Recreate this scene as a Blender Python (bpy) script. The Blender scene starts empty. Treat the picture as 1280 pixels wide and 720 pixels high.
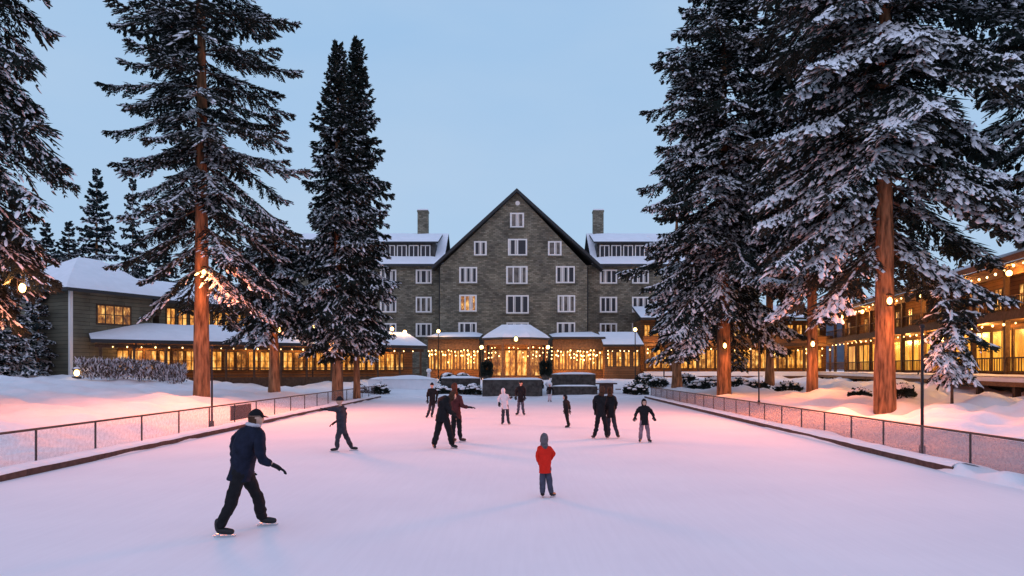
import bpy, bmesh, math, random
import numpy as np
from mathutils import Vector, Matrix, noise, Quaternion

random.seed(7)
R = math.radians
scene = bpy.context.scene
COL = scene.collection
ORG = {}                      # object name -> world origin used while building

# ------------------------------------------------------------------ camera frame
F, CX, CY, CAMH = 900.0, 645.0, 460.0, 2.4


def W(px, py, Y):
    return Vector(((px - CX) / F * Y, Y, CAMH + (CY - py) / F * Y))


def GX(px, Y):
    return (px - CX) / F * Y


def ZZ(py, Y):
    return CAMH + (CY - py) / F * Y


# ------------------------------------------------------------------ materials
M = {}


def mat(name, color, rough=0.8, metal=0.0, bump=0.0, bscale=8.0, var=0.0, vscale=4.0, spec=0.3, stretch=None, emit=None, estr=0.0):
    m = bpy.data.materials.new(name)
    m.use_nodes = True
    nt = m.node_tree
    p = nt.nodes['Principled BSDF']
    p.inputs['Base Color'].default_value = (*color, 1)
    p.inputs['Roughness'].default_value = rough
    p.inputs['Metallic'].default_value = metal
    p.inputs['Specular IOR Level'].default_value = spec
    tc = nt.nodes.new('ShaderNodeTexCoord')
    src = tc.outputs['Object']
    if stretch:
        mp = nt.nodes.new('ShaderNodeMapping')
        mp.inputs['Scale'].default_value = stretch
        nt.links.new(src, mp.inputs['Vector'])
        src = mp.outputs['Vector']
    if var > 0:
        n = nt.nodes.new('ShaderNodeTexNoise')
        n.inputs['Scale'].default_value = vscale
        n.inputs['Detail'].default_value = 5
        nt.links.new(src, n.inputs['Vector'])
        rp = nt.nodes.new('ShaderNodeValToRGB')
        rp.color_ramp.elements[0].position = 0.3
        rp.color_ramp.elements[1].position = 0.7
        lo = [max(0, c * (1 - var)) for c in color]
        hi = [min(1, c * (1 + var)) for c in color]
        rp.color_ramp.elements[0].color = (*lo, 1)
        rp.color_ramp.elements[1].color = (*hi, 1)
        nt.links.new(n.outputs['Fac'], rp.inputs['Fac'])
        nt.links.new(rp.outputs['Color'], p.inputs['Base Color'])
    if bump > 0:
        n2 = nt.nodes.new('ShaderNodeTexNoise')
        n2.inputs['Scale'].default_value = bscale
        n2.inputs['Detail'].default_value = 6
        nt.links.new(src, n2.inputs['Vector'])
        b = nt.nodes.new('ShaderNodeBump')
        b.inputs['Strength'].default_value = bump
        b.inputs['Distance'].default_value = 0.05
        nt.links.new(n2.outputs['Fac'], b.inputs['Height'])
        nt.links.new(b.outputs['Normal'], p.inputs['Normal'])
    if emit:
        p.inputs['Emission Color'].default_value = (*emit, 1)
        p.inputs['Emission Strength'].default_value = estr
    M[name] = m
    return m


mat('snow', (0.83, 0.84, 0.87), 0.75, bump=0.8, bscale=2.6, var=0.04, vscale=1.2, spec=0.25)
mat('tree_snow', (0.90, 0.91, 0.93), 0.8, spec=0.2)
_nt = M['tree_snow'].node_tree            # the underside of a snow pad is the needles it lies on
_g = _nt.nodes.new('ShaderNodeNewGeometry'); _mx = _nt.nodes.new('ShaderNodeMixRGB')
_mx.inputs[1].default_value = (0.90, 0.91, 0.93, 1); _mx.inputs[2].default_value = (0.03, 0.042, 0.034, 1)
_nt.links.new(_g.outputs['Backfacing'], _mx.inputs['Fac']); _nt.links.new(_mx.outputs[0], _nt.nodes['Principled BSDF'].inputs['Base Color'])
mat('foliage', (0.022, 0.034, 0.028), 0.75, var=0.45, vscale=0.8, spec=0.2)
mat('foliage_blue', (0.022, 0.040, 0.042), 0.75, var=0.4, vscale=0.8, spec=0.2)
mat('bark', (0.235, 0.118, 0.058), 0.9, bump=1.0, bscale=9, var=0.75, vscale=4.5, stretch=(1.6, 1.6, 0.25))
mat('limb', (0.085, 0.055, 0.038), 0.9, var=0.3)
mat('white_paint', (0.80, 0.78, 0.74), 0.5)
mat('dark_glass', (0.025, 0.028, 0.035), 0.35, spec=0.3)
mat('curtain', (0.62, 0.59, 0.54), 0.9)
mat('roof_edge', (0.035, 0.038, 0.04), 0.7)
mat('metal_rail', (0.06, 0.052, 0.05), 0.55, metal=0.3, var=0.2)
mat('board', (0.075, 0.045, 0.038), 0.8, bump=0.4, var=0.4, vscale=6)
mat('timber', (0.20, 0.105, 0.05), 0.7, bump=0.4, bscale=10, var=0.35, vscale=5, stretch=(1, 1, 4))
mat('fascia_wood', (0.12, 0.078, 0.05), 0.8, bump=0.4, var=0.3, vscale=4)
mat('dark_timber', (0.075, 0.045, 0.028), 0.75, bump=0.4, bscale=10, var=0.35, vscale=5)
mat('dark_stone', (0.06, 0.058, 0.054), 0.9, bump=1.0, bscale=5, var=0.5, vscale=3.5)
mat('black_metal', (0.02, 0.02, 0.022), 0.5, metal=0.4)
mat('steel', (0.55, 0.56, 0.58), 0.3, metal=0.9)
mat('skin', (0.50, 0.31, 0.23), 0.6)
mat('mountain', (0.12, 0.14, 0.18), 1.0, var=0.5, vscale=0.02)


def stone_mat(name, c1, c2, cm, bw, bh, horiz=False):
    m = bpy.data.materials.new(name)
    m.use_nodes = True
    nt = m.node_tree
    p = nt.nodes['Principled BSDF']
    p.inputs['Roughness'].default_value = 0.9
    p.inputs['Specular IOR Level'].default_value = 0.2
    tc = nt.nodes.new('ShaderNodeTexCoord')
    sep = nt.nodes.new('ShaderNodeSeparateXYZ')
    nt.links.new(tc.outputs['Object'], sep.inputs[0])
    ad = nt.nodes.new('ShaderNodeMath'); ad.operation = 'ADD'
    nt.links.new(sep.outputs['X'], ad.inputs[0]); nt.links.new(sep.outputs['Y'], ad.inputs[1])
    cb = nt.nodes.new('ShaderNodeCombineXYZ')
    nt.links.new(ad.outputs[0], cb.inputs['X']); nt.links.new(sep.outputs['Z'], cb.inputs['Y'])
    nz = nt.nodes.new('ShaderNodeTexNoise'); nz.inputs['Scale'].default_value = 1.3
    nt.links.new(cb.outputs[0], nz.inputs['Vector'])
    mx = nt.nodes.new('ShaderNodeMixRGB'); mx.blend_type = 'LINEAR_LIGHT'; mx.inputs['Fac'].default_value = 0.04
    nt.links.new(cb.outputs[0], mx.inputs[1]); nt.links.new(nz.outputs['Color'], mx.inputs[2])
    br = nt.nodes.new('ShaderNodeTexBrick')
    br.inputs['Scale'].default_value = 1.0
    br.inputs['Brick Width'].default_value = bw
    br.inputs['Row Height'].default_value = bh
    br.inputs['Mortar Size'].default_value = 0.02 if not horiz else 0.015
    br.inputs['Color1'].default_value = (*c1, 1)
    br.inputs['Color2'].default_value = (*c2, 1)
    br.inputs['Mortar'].default_value = (*cm, 1)
    nt.links.new(mx.outputs[0], br.inputs['Vector'])
    n2 = nt.nodes.new('ShaderNodeTexNoise'); n2.inputs['Scale'].default_value = 0.45; n2.inputs['Detail'].default_value = 6
    nt.links.new(cb.outputs[0], n2.inputs['Vector'])
    rp = nt.nodes.new('ShaderNodeValToRGB')
    rp.color_ramp.elements[0].position = 0.3; rp.color_ramp.elements[0].color = (0.6, 0.6, 0.6, 1)
    rp.color_ramp.elements[1].position = 0.7; rp.color_ramp.elements[1].color = (1.3, 1.25, 1.15, 1)
    nt.links.new(n2.outputs['Fac'], rp.inputs['Fac'])
    mu = nt.nodes.new('ShaderNodeMixRGB'); mu.blend_type = 'MULTIPLY'; mu.inputs['Fac'].default_value = 1
    nt.links.new(br.outputs['Color'], mu.inputs[1]); nt.links.new(rp.outputs['Color'], mu.inputs[2])
    nt.links.new(mu.outputs[0], p.inputs['Base Color'])
    b = nt.nodes.new('ShaderNodeBump'); b.inputs['Strength'].default_value = 0.6; b.inputs['Distance'].default_value = 0.05
    nt.links.new(br.outputs['Fac'], b.inputs['Height']); b.invert = True
    nt.links.new(b.outputs['Normal'], p.inputs['Normal'])
    M[name] = m


stone_mat('hotel_stone', (0.125, 0.118, 0.09), (0.28, 0.26, 0.205), (0.11, 0.102, 0.08), 0.47, 0.19)
stone_mat('green_siding', (0.14, 0.135, 0.10), (0.18, 0.17, 0.125), (0.05, 0.045, 0.035), 4.0, 0.3, True)
stone_mat('brown_siding', (0.17, 0.088, 0.042), (0.21, 0.11, 0.055), (0.06, 0.03, 0.017), 4.0, 0.25, True)


def lit_mat(name, c_dark, c_mid, c_hot, s_dark, s_mid, s_hot, sx=1.6, sz=0.7):
    """a lit window: room light seen through uneven curtains and things inside"""
    m = bpy.data.materials.new(name)
    m.use_nodes = True
    nt = m.node_tree
    p = nt.nodes['Principled BSDF']
    p.inputs['Base Color'].default_value = (0.05, 0.03, 0.02, 1)
    p.inputs['Roughness'].default_value = 0.25
    tc = nt.nodes.new('ShaderNodeTexCoord')
    geo = nt.nodes.new('ShaderNodeNewGeometry')
    mp = nt.nodes.new('ShaderNodeMapping')
    mp.inputs['Scale'].default_value = (sx, sx, sz)
    nt.links.new(geo.outputs['Position'], mp.inputs['Vector'])
    n = nt.nodes.new('ShaderNodeTexNoise'); n.inputs['Scale'].default_value = 1.0; n.inputs['Detail'].default_value = 4
    n.inputs['Roughness'].default_value = 0.65
    nt.links.new(mp.outputs[0], n.inputs['Vector'])
    rp = nt.nodes.new('ShaderNodeValToRGB')
    e = rp.color_ramp.elements
    e[0].position = 0.38; e[0].color = (*[c * s_dark for c in c_dark], 1)
    e[1].position = 0.66; e[1].color = (*[c * s_hot for c in c_hot], 1)
    k = e.new(0.52); k.color = (*[c * s_mid for c in c_mid], 1)
    nt.links.new(n.outputs['Fac'], rp.inputs['Fac'])
    nt.links.new(rp.outputs['Color'], p.inputs['Emission Color'])
    p.inputs['Emission Strength'].default_value = 1.0
    M[name] = m


lit_mat('lit_window', (1, .28, .04), (1, .38, .05), (1, .58, .16), 0.25, 0.92, 1.4, 2.6, 1.1)
lit_mat('lit_glass', (1, .30, .03), (1, .42, .035), (1, .52, .09), 0.6, 0.95, 1.25, 0.9, 0.35)
lit_mat('lit_dim', (1, .28, .05), (1, .36, .06), (1, .55, .15), 0.06, 0.40, 1.3, 2.2, 1.3)
mat('bulb', (1, .7, .4), 0.4, emit=(1.0, 0.60, 0.22), estr=7.0)
mat('bulb_hot', (1, .7, .4), 0.4, emit=(1.0, 0.58, 0.18), estr=9.0)


def mesh_panel(name, color, alpha, scale):
    m = bpy.data.materials.new(name)
    m.use_nodes = True
    nt = m.node_tree
    out = nt.nodes['Material Output']
    p = nt.nodes['Principled BSDF']
    p.inputs['Roughness'].default_value = 0.6
    tc = nt.nodes.new('ShaderNodeTexCoord')
    n = nt.nodes.new('ShaderNodeTexNoise'); n.inputs['Scale'].default_value = scale; n.inputs['Detail'].default_value = 7
    nt.links.new(tc.outputs['Object'], n.inputs['Vector'])
    rp = nt.nodes.new('ShaderNodeValToRGB')
    e = rp.color_ramp.elements
    e[0].position = 0.35; e[0].color = (*[c * 0.9 for c in color], 1)
    e[1].position = 0.75; e[1].color = (*[min(1, c * 1.25) for c in color], 1)
    nt.links.new(n.outputs['Fac'], rp.inputs['Fac'])
    nt.links.new(rp.outputs['Color'], p.inputs['Base Color'])
    tr = nt.nodes.new('ShaderNodeBsdfTransparent')
    mx = nt.nodes.new('ShaderNodeMixShader')
    rp2 = nt.nodes.new('ShaderNodeMapRange')
    rp2.inputs['From Min'].default_value = 0.35; rp2.inputs['From Max'].default_value = 0.7
    rp2.inputs['To Min'].default_value = max(0, alpha - .05); rp2.inputs['To Max'].default_value = min(1, alpha + .08)
    nt.links.new(n.outputs['Fac'], rp2.inputs['Value'])
    nt.links.new(rp2.outputs['Result'], mx.inputs['Fac'])
    nt.links.new(tr.outputs[0], mx.inputs[1]); nt.links.new(p.outputs[0], mx.inputs[2])
    nt.links.new(mx.outputs[0], out.inputs['Surface'])
    M[name] = m


mesh_panel('mesh_clear', (0.30, 0.25, 0.27), 0.13, 9.0)
mesh_panel('mesh_frosted', (0.24, 0.20, 0.225), 0.5, 12)

# snow-dusted ice
m = mat('ice', (0.80, 0.80, 0.84), 0.95, bump=0.0, var=0.0, spec=0.03)
nt = m.node_tree
p = nt.nodes['Principled BSDF']
tc = nt.nodes.new('ShaderNodeTexCoord')
n1 = nt.nodes.new('ShaderNodeTexNoise'); n1.inputs['Scale'].default_value = 0.35; n1.inputs['Detail'].default_value = 8
nt.links.new(tc.outputs['Object'], n1.inputs['Vector'])
rp = nt.nodes.new('ShaderNodeValToRGB')
rp.color_ramp.elements[0].position = 0.3; rp.color_ramp.elements[0].color = (0.80, 0.80, 0.83, 1)
rp.color_ramp.elements[1].position = 0.7; rp.color_ramp.elements[1].color = (0.86, 0.86, 0.88, 1)
nt.links.new(n1.outputs['Fac'], rp.inputs['Fac'])
# thin skate marks: stretched noise in two directions
mp = nt.nodes.new('ShaderNodeMapping'); mp.inputs['Scale'].default_value = (9, .55, 1); mp.inputs['Rotation'].default_value = (0, 0, R(-62))
n2 = nt.nodes.new('ShaderNodeTexNoise'); n2.inputs['Scale'].default_value = 1.6; n2.inputs['Detail'].default_value = 9; n2.inputs['Distortion'].default_value = .5
nt.links.new(tc.outputs['Object'], mp.inputs[0]); nt.links.new(mp.outputs[0], n2.inputs['Vector'])
mp2 = nt.nodes.new('ShaderNodeMapping'); mp2.inputs['Scale'].default_value = (8, .4, 1); mp2.inputs['Rotation'].default_value = (0, 0, R(70))
n3 = nt.nodes.new('ShaderNodeTexNoise'); n3.inputs['Scale'].default_value = 1.3; n3.inputs['Detail'].default_value = 9; n3.inputs['Distortion'].default_value = .7
nt.links.new(tc.outputs['Object'], mp2.inputs[0]); nt.links.new(mp2.outputs[0], n3.inputs['Vector'])
mm = nt.nodes.new('ShaderNodeMath'); mm.operation = 'MULTIPLY'
nt.links.new(n2.outputs['Fac'], mm.inputs[0]); nt.links.new(n3.outputs['Fac'], mm.inputs[1])
r2 = nt.nodes.new('ShaderNodeMapRange'); r2.inputs['From Min'].default_value = .15; r2.inputs['From Max'].default_value = .36
r2.inputs['To Min'].default_value = .985; r2.inputs['To Max'].default_value = 1.01
nt.links.new(mm.outputs[0], r2.inputs['Value'])
mu = nt.nodes.new('ShaderNodeMixRGB'); mu.blend_type = 'MULTIPLY'; mu.inputs['Fac'].default_value = 1
nt.links.new(rp.outputs['Color'], mu.inputs[1]); nt.links.new(r2.outputs['Result'], mu.inputs[2])
nt.links.new(mu.outputs[0], p.inputs['Base Color'])
b = nt.nodes.new('ShaderNodeBump'); b.inputs['Strength'].default_value = .03; b.inputs['Distance'].default_value = .05
nt.links.new(mm.outputs[0], b.inputs['Height']); nt.links.new(b.outputs['Normal'], p.inputs['Normal'])


# ------------------------------------------------------------------ mesh builder
class MB:
    def __init__(self):
        self.v, self.f = [], []

    def quad(self, *pts):
        i = len(self.v)
        self.v += [tuple(q) for q in pts]
        self.f.append(tuple(range(i, i + len(pts))))
        return self

    def box(self, x0, x1, y0, y1, z0, z1):
        return self.obox(Vector((x0, y0, z0)), Vector((x1 - x0, 0, 0)), Vector((0, y1 - y0, 0)), Vector((0, 0, z1 - z0)))

    def obox(self, o, a, b, c):
        o, a, b, c = Vector(o), Vector(a), Vector(b), Vector(c)
        i = len(self.v)
        for q in (o, o + a, o + a + b, o + b, o + c, o + a + c, o + a + b + c, o + b + c):
            self.v.append(tuple(q))
        fs = [(0, 3, 2, 1), (4, 5, 6, 7), (0, 1, 5, 4), (1, 2, 6, 5), (2, 3, 7, 6), (3, 0, 4, 7)]
        if a.cross(b).dot(c) < 0:
            fs = [tuple(reversed(q)) for q in fs]
        self.f += [tuple(i + k for k in q) for q in fs]
        return self

    def tube(self, pts, rads, n=8, cap=True):
        pts = [Vector(q) for q in pts]
        if not hasattr(rads, '__len__'):
            rads = [rads] * len(pts)
        base = len(self.v)
        for k, q in enumerate(pts):
            t = (pts[min(k + 1, len(pts) - 1)] - pts[max(k - 1, 0)]).normalized()
            up = Vector((0, 0, 1)) if abs(t.z) < .95 else Vector((1, 0, 0))
            a = t.cross(up).normalized(); bb = t.cross(a).normalized()
            for j in range(n):
                an = 2 * math.pi * j / n
                self.v.append(tuple(q + (a * math.cos(an) + bb * math.sin(an)) * rads[k]))
        for k in range(len(pts) - 1):
            for j in range(n):
                a0 = base + k * n + j; a1 = base + k * n + (j + 1) % n
                self.f.append((a0, a1, a1 + n, a0 + n))
        if cap:
            self.f.append(tuple(base + j for j in reversed(range(n))))
            e = base + (len(pts) - 1) * n
            self.f.append(tuple(e + j for j in range(n)))
        return self

    def ball(self, c, r, n=8, m=5, sq=(1, 1, 1)):
        c = Vector(c); base = len(self.v)
        self.v.append(tuple(c + Vector((0, 0, -r * sq[2]))))
        for i in range(1, m):
            th = math.pi * i / m
            for j in range(n):
                ph = 2 * math.pi * j / n
                self.v.append((c.x + r * sq[0] * math.sin(th) * math.cos(ph), c.y + r * sq[1] * math.sin(th) * math.sin(ph), c.z - r * sq[2] * math.cos(th)))
        self.v.append(tuple(c + Vector((0, 0, r * sq[2]))))
        top = len(self.v) - 1
        for j in range(n):
            self.f.append((base, base + 1 + (j + 1) % n, base + 1 + j))
            for i in range(m - 2):
                a = base + 1 + i * n + j; b_ = base + 1 + i * n + (j + 1) % n
                self.f.append((a, b_, b_ + n, a + n))
            self.f.append((top, base + 1 + (m - 2) * n + j, base + 1 + (m - 2) * n + (j + 1) % n))
        return self

    def prism(self, poly, ext):
        """poly: planar list of points, ext: extrusion vector"""
        i = len(self.v); n = len(poly); ext = Vector(ext)
        for q in poly: self.v.append(tuple(q))
        for q in poly: self.v.append(tuple(Vector(q) + ext))
        self.f.append(tuple(range(i, i + n)))
        self.f.append(tuple(reversed(range(i + n, i + 2 * n))))
        for k in range(n):
            a, b_ = i + k, i + (k + 1) % n
            self.f.append((b_, a, a + n, b_ + n))
        return self

    def build(self, name, material, parent=None, smooth=False, origin=None, fixn=True):
        org = ORG[parent.name] if parent is not None else Vector(origin or (0, 0, 0))
        me = bpy.data.meshes.new(name)
        me.from_pydata([(a[0] - org.x, a[1] - org.y, a[2] - org.z) for a in self.v], [], self.f)
        if fixn and len(self.f) < 20000:
            bm = bmesh.new(); bm.from_mesh(me)
            bmesh.ops.recalc_face_normals(bm, faces=bm.faces)
            bm.to_mesh(me); bm.free()
        me.materials.append(M[material])
        if smooth:
            me.polygons.foreach_set('use_smooth', [True] * len(me.polygons))
        o = bpy.data.objects.new(name, me)
        COL.objects.link(o)
        if parent is not None:
            o.parent = parent
        else:
            o.location = org
        ORG[o.name] = org
        return o


def tag(o, label=None, cat=None, group=None, kind=None):
    if label: o['label'] = label
    if cat: o['category'] = cat
    if group: o['group'] = group
    if kind: o['kind'] = kind
    return o


def empty(name, loc, label, cat, group=None):
    o = bpy.data.objects.new(name, None)
    COL.objects.link(o)
    o.location = loc
    o.empty_display_size = .3
    ORG[o.name] = Vector(loc)
    return tag(o, label, cat, group)


def add_mb(a, b_):
    base = len(a.v)
    a.v += b_.v
    a.f += [tuple(base + i for i in f) for f in b_.f]
    return a





def copy_tree(o, loc=None, parent=None, rotz=None, scale=None):
    c = o.copy()
    COL.objects.link(c)
    if parent is not None: c.parent = parent
    if loc is not None: c.location = loc; ORG[c.name] = Vector(loc)
    if rotz is not None: c.rotation_euler = (0, 0, rotz)
    if scale is not None: c.scale = (scale,) * 3 if not hasattr(scale, '__len__') else scale
    for ch in [q for q in bpy.data.objects if q.parent == o]:
        copy_tree(ch, parent=c)
    return c


def np_mesh(name, V, Fq, material, parent=None, smooth=False):
    """V (n,3), Fq (m,k) with k = 3 or 4"""
    me = bpy.data.meshes.new(name)
    V = np.asarray(V, dtype=np.float32); Fq = np.asarray(Fq, dtype=np.int32)
    k = Fq.shape[1]
    me.vertices.add(len(V)); me.vertices.foreach_set('co', V.ravel())
    me.loops.add(Fq.size); me.loops.foreach_set('vertex_index', Fq.ravel())
    me.polygons.add(len(Fq)); me.polygons.foreach_set('loop_start', np.arange(0, Fq.size, k, dtype=np.int32))
    me.polygons.foreach_set('use_smooth', np.full(len(Fq), smooth, dtype=bool))
    me.update(calc_edges=True)
    me.materials.append(M[material])
    o = bpy.data.objects.new(name, me)
    COL.objects.link(o)
    if parent is not None:
        o.parent = parent
        ORG[o.name] = ORG[parent.name]
    return o


# ------------------------------------------------------------------ terrain
def sm(a, b, x):
    t = np.clip((x - a) / (b - a), 0, 1)
    return t * t * (3 - 2 * t)


_rng = np.random.default_rng(3)
_WAVES = [(_rng.uniform(-1, 1, 2) / s, _rng.uniform(0, 6.28), amp) for s, amp in
          [(4, .045)] * 4 + [(1.6, .028)] * 6 + [(.8, .03)] * 8 + [(.42, .022)] * 9 + [(.24, .012)] * 9]


def lumps(x, y):
    r = np.zeros_like(x)
    for (k, ph, amp) in _WAVES:
        r = r + amp * np.sin(k[0] * x * 1.7 + k[1] * y * 1.7 + ph + 1.3 * np.sin(.37 * x * k[1] + .29 * y + ph))
    return r


def ground_z(x, y):
    x = np.asarray(x, dtype=float); y = np.asarray(y, dtype=float)
    left = .13 + 0.62 * sm(-11.6, -19, x) + 0.95 * sm(-18, -34, x)
    right = .13 + .2 * sm(10.9, 20, x) + .40 * sm(16, 27, x) + .35 * sm(34, 52, y) * sm(10.9, 14, x)
    z = np.where(x < 0, left, right)
    end = 1.05 * sm(58.3, 70, y)
    z = np.maximum(z, .13 * sm(57.6, 58.2, y) + end) if np.ndim(z) else max(z, end)
    return z


def terrain(x, y):
    x = np.asarray(x, dtype=float); y = np.asarray(y, dtype=float)
    z = ground_z(x, y)
    l = lumps(x, y)
    amt = .75 * sm(11.2, 14, np.abs(x)) + .3
    amt = np.where(x > 13, amt * (1 + .5 * sm(13, 19, x) * sm(75, 50, y)), amt)
    z = z + l * amt
    # shovelled heaps in front of the right lodge deck
    for (hx, hy, hr, hh) in ((20.5, 30, 3.4, .5), (24.2, 33.5, 2.8, .55), (17.2, 28.6, 2.0, .28), (22, 39, 3, .45), (20, 46, 2.6, .4), (24.6, 27.5, 2.4, .5), (13.6, 24, 1.6, .18)):
        d2 = ((x - hx) ** 2 + (y - hy) ** 2) / hr ** 2
        z = z + .55 * hh * np.exp(-d2 * 1.6) * (1 + 3 * l)
    # the rink basin
    curb_r = 9.95 + .35 * sm(16, 56, y)
    inside = sm(.10, -.10, np.abs(x - (curb_r - 10.85) / 2) - (curb_r + 10.85) / 2) * sm(58.2, 57.8, y)
    z = z * (1 - inside) - .12 * inside
    # loose snow pushed over the edge where the right board ends
    sp = np.exp(-((x - 10.15) / .5) ** 2) * sm(17.2, 16.0, y) * sm(8, 10, y)
    z = z + sp * (.16 + 1.1 * l)
    return z


xs = np.concatenate([-np.geomspace(1600, 62, 16), np.arange(-60, 60.01, .3), np.geomspace(62, 1600, 16)])
xs = np.sort(np.unique(np.concatenate([xs, np.arange(-12.4, -9.9, .1), np.arange(9.2, 12, .1)]).round(3)))
ys = np.concatenate([-np.geomspace(300, 12, 8), np.arange(-10, 96, .3), np.geomspace(98, 1800, 18)])
XX, YY = np.meshgrid(xs, ys)
ZT = terrain(XX, YY)
nx, ny = len(xs), len(ys)
V = np.stack([XX.ravel(), YY.ravel(), ZT.ravel()], 1)
ii = (np.arange(ny - 1)[:, None] * nx + np.arange(nx - 1)[None, :]).ravel()
gr = np_mesh('snow_ground', V, np.stack([ii, ii + 1, ii + nx + 1, ii + nx], 1), 'snow', smooth=True)
tag(gr, kind='structure')


def tz(x, y):
    return float(terrain(np.array([x]), np.array([y]))[0])


# the ice sheet (wide, flat)
mb = MB()
mb.quad((-10.86, -40, 0), (9.98, -40, 0), (9.98, 16, 0), (10.33, 57.9, 0), (-10.86, 57.9, 0))
tag(mb.build('ice', 'ice', fixn=False), kind='structure')

# far hills
mb = MB()
pts = []
for k in range(60):
    x = -900 + k * 32
    h = 24 + 16 * noise.noise((x * .004, 3, 0)) + 60 * math.exp(-((x - 400) / 130) ** 2) + 14 * noise.noise((x * .02, 9, 0))
    pts.append((x, max(6, h)))
for (x0, h0), (x1, h1) in zip(pts, pts[1:]):
    mb.quad((x0, 560, -2), (x1, 560, -2), (x1, 640, h1), (x0, 640, h0))
    mb.quad((x0, 640, h0), (x1, 640, h1), (x1, 800, -2), (x0, 800, -2))
tag(mb.build('hills', 'mountain', smooth=True), kind='structure')

# ------------------------------------------------------------------ kerb boards and fences


def kerb(name, pts, label):
    e = empty(name, (pts[0][0], pts[0][1], 0), label, 'kerb')
    mb, sn = MB(), MB()
    rnd = random.Random(5)
    for (x0, y0), (x1, y1) in zip(pts, pts[1:]):
        d = Vector((x1 - x0, y1 - y0, 0)); L = d.length; u = d / L
        nrm = Vector((u.y, -u.x, 0)) * (1 if x0 > 0 else -1)
        n = max(1, int(L / 3))
        for k in range(n):
            a = Vector((x0, y0, 0)) + u * (L * k / n); 
            mb.obox(a + Vector((0, 0, -.05)) + u * .006, u * (L / n - .012), nrm * .09, Vector((0, 0, .20 + rnd.uniform(-.012, .012))))
        # snow lying on it: a soft lumpy ridge
        steps = int(L / .25)
        prof = [(-.015, .0), (.0, .035), (.1, .085), (.3, .09), (.55, .03), (.8, -.1)]
        base = len(sn.v)
        for k in range(steps + 1):
            q = Vector((x0, y0, 0)) + u * (L * k / steps)
            for (o_, h) in prof:
                j = noise.noise((q.x * 2.1 + o_ * 3, q.y * 2.1, 0)) * .035 + noise.noise((q.x * .7, q.y * .7, 5)) * .03
                sn.v.append(tuple(q + nrm * (o_ - .5 * abs(j) * (o_ < .05)) + Vector((0, 0, .15 + h + j * (1 if o_ > 0 else .4)))))
        w = len(prof)
        for k in range(steps):
            for c in range(w - 1):
                i = base + k * w + c
                sn.f.append((i, i + 1, i + w + 1, i + w))
    mb.build('board', 'board', e)
    sn.build('snow_cap', 'snow', e, smooth=True)
    return e


kerb('kerb_board', [(-10.86, 4), (-10.86, 58)], 'long brown timber kerb board along the left edge of the ice')
kerb('kerb_board', [(9.93, 16.36), (10.3, 57.8)], 'brown timber kerb board along the right edge of the ice, ending in loose snow')


def fence(name, X, ys_, zb, zt, panel, label, brown=None):
    e = empty(name, (X, ys_[0], 0), label, 'fence')
    MB().obox((X - .025, ys_[0], zt - .03), (.05, 0, 0), (0, ys_[-1] - ys_[0], 0), (0, 0, .055)).build('rail', 'metal_rail', e)
    proto = None
    for y in ys_:
        if proto is None:
            proto = MB().tube([(X, y, -.1), (X, y, zt - .03)], .028, 8).build('post', 'metal_rail', e)
        else:
            c = proto.copy(); COL.objects.link(c); c.location = (0, y - ys_[0], 0)
    protoP = None
    for y0, y1 in zip(ys_, ys_[1:]):
        mm_ = brown if (brown and brown[0] <= y0 < brown[1]) else panel
        mb = MB()
        mb.obox((X - .004, y0 + .03, zb), (.008, 0, 0), (0, y1 - y0 - .06, 0), (0, 0, zt - zb - .04))
        mb.build('panel' if mm_ == panel else 'panel', mm_ if mm_ == panel else brown[2], e)
    return e


fence('rink_fence', -11.8, [7.7 + 2.5 * k for k in range(23)], .12, .90, 'mesh_clear', 'low brown rail fence with see-through mesh along the left side of the rink', (28.5, 31.5, 'timber') if False else None)
fence('rink_fence', 10.78, [9 + 2.02 * k for k in range(25)], .10, .86, 'mesh_frosted', 'low brown rail fence with frosted grey mesh along the right side of the rink')
# a brown board sign panel on the left fence
MBs = MB().obox((-11.84, 29.9, .2), (-.03, 0, 0), (0, 2.3, 0), (0, 0, .62))
tag(MBs.build('fence_board', 'board', origin=(-11.8, 31, 0)), 'plain brown board hung on the left rink fence behind the nearest skater', 'board')


def thin_pole(x, y, h, label):
    e = empty('pole', (x, y, tz(x, y)), label, 'pole', 'thin poles beside the rink fences')
    z = tz(x, y)
    MB().tube([(x, y, z - .2), (x, y, z + h)], [.045, .035], 8).build('shaft', 'black_metal', e)
    MB().tube([(x, y, z - .1), (x, y, z + .25)], [.09, .08], 8).build('sleeve', 'black_metal', e)
    MB().ball((x, y, z + h + .03), .07).build('cap', 'black_metal', e, smooth=True)


thin_pole(10.86, 19.25, 3.4, 'thin black pole rising from the right rink fence near a big trunk')
thin_pole(-11.95, 28.3, 3.1, 'thin dark pole rising from the left rink fence beside the broad orange trunk')
thin_pole(14.0, 41.5, 3.6, 'thin grey pole standing in the snow between two right trunks')

# ------------------------------------------------------------------ conifers


def _norm(a):
    return a / np.maximum(np.linalg.norm(a, axis=-1, keepdims=True), 1e-9)


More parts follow.
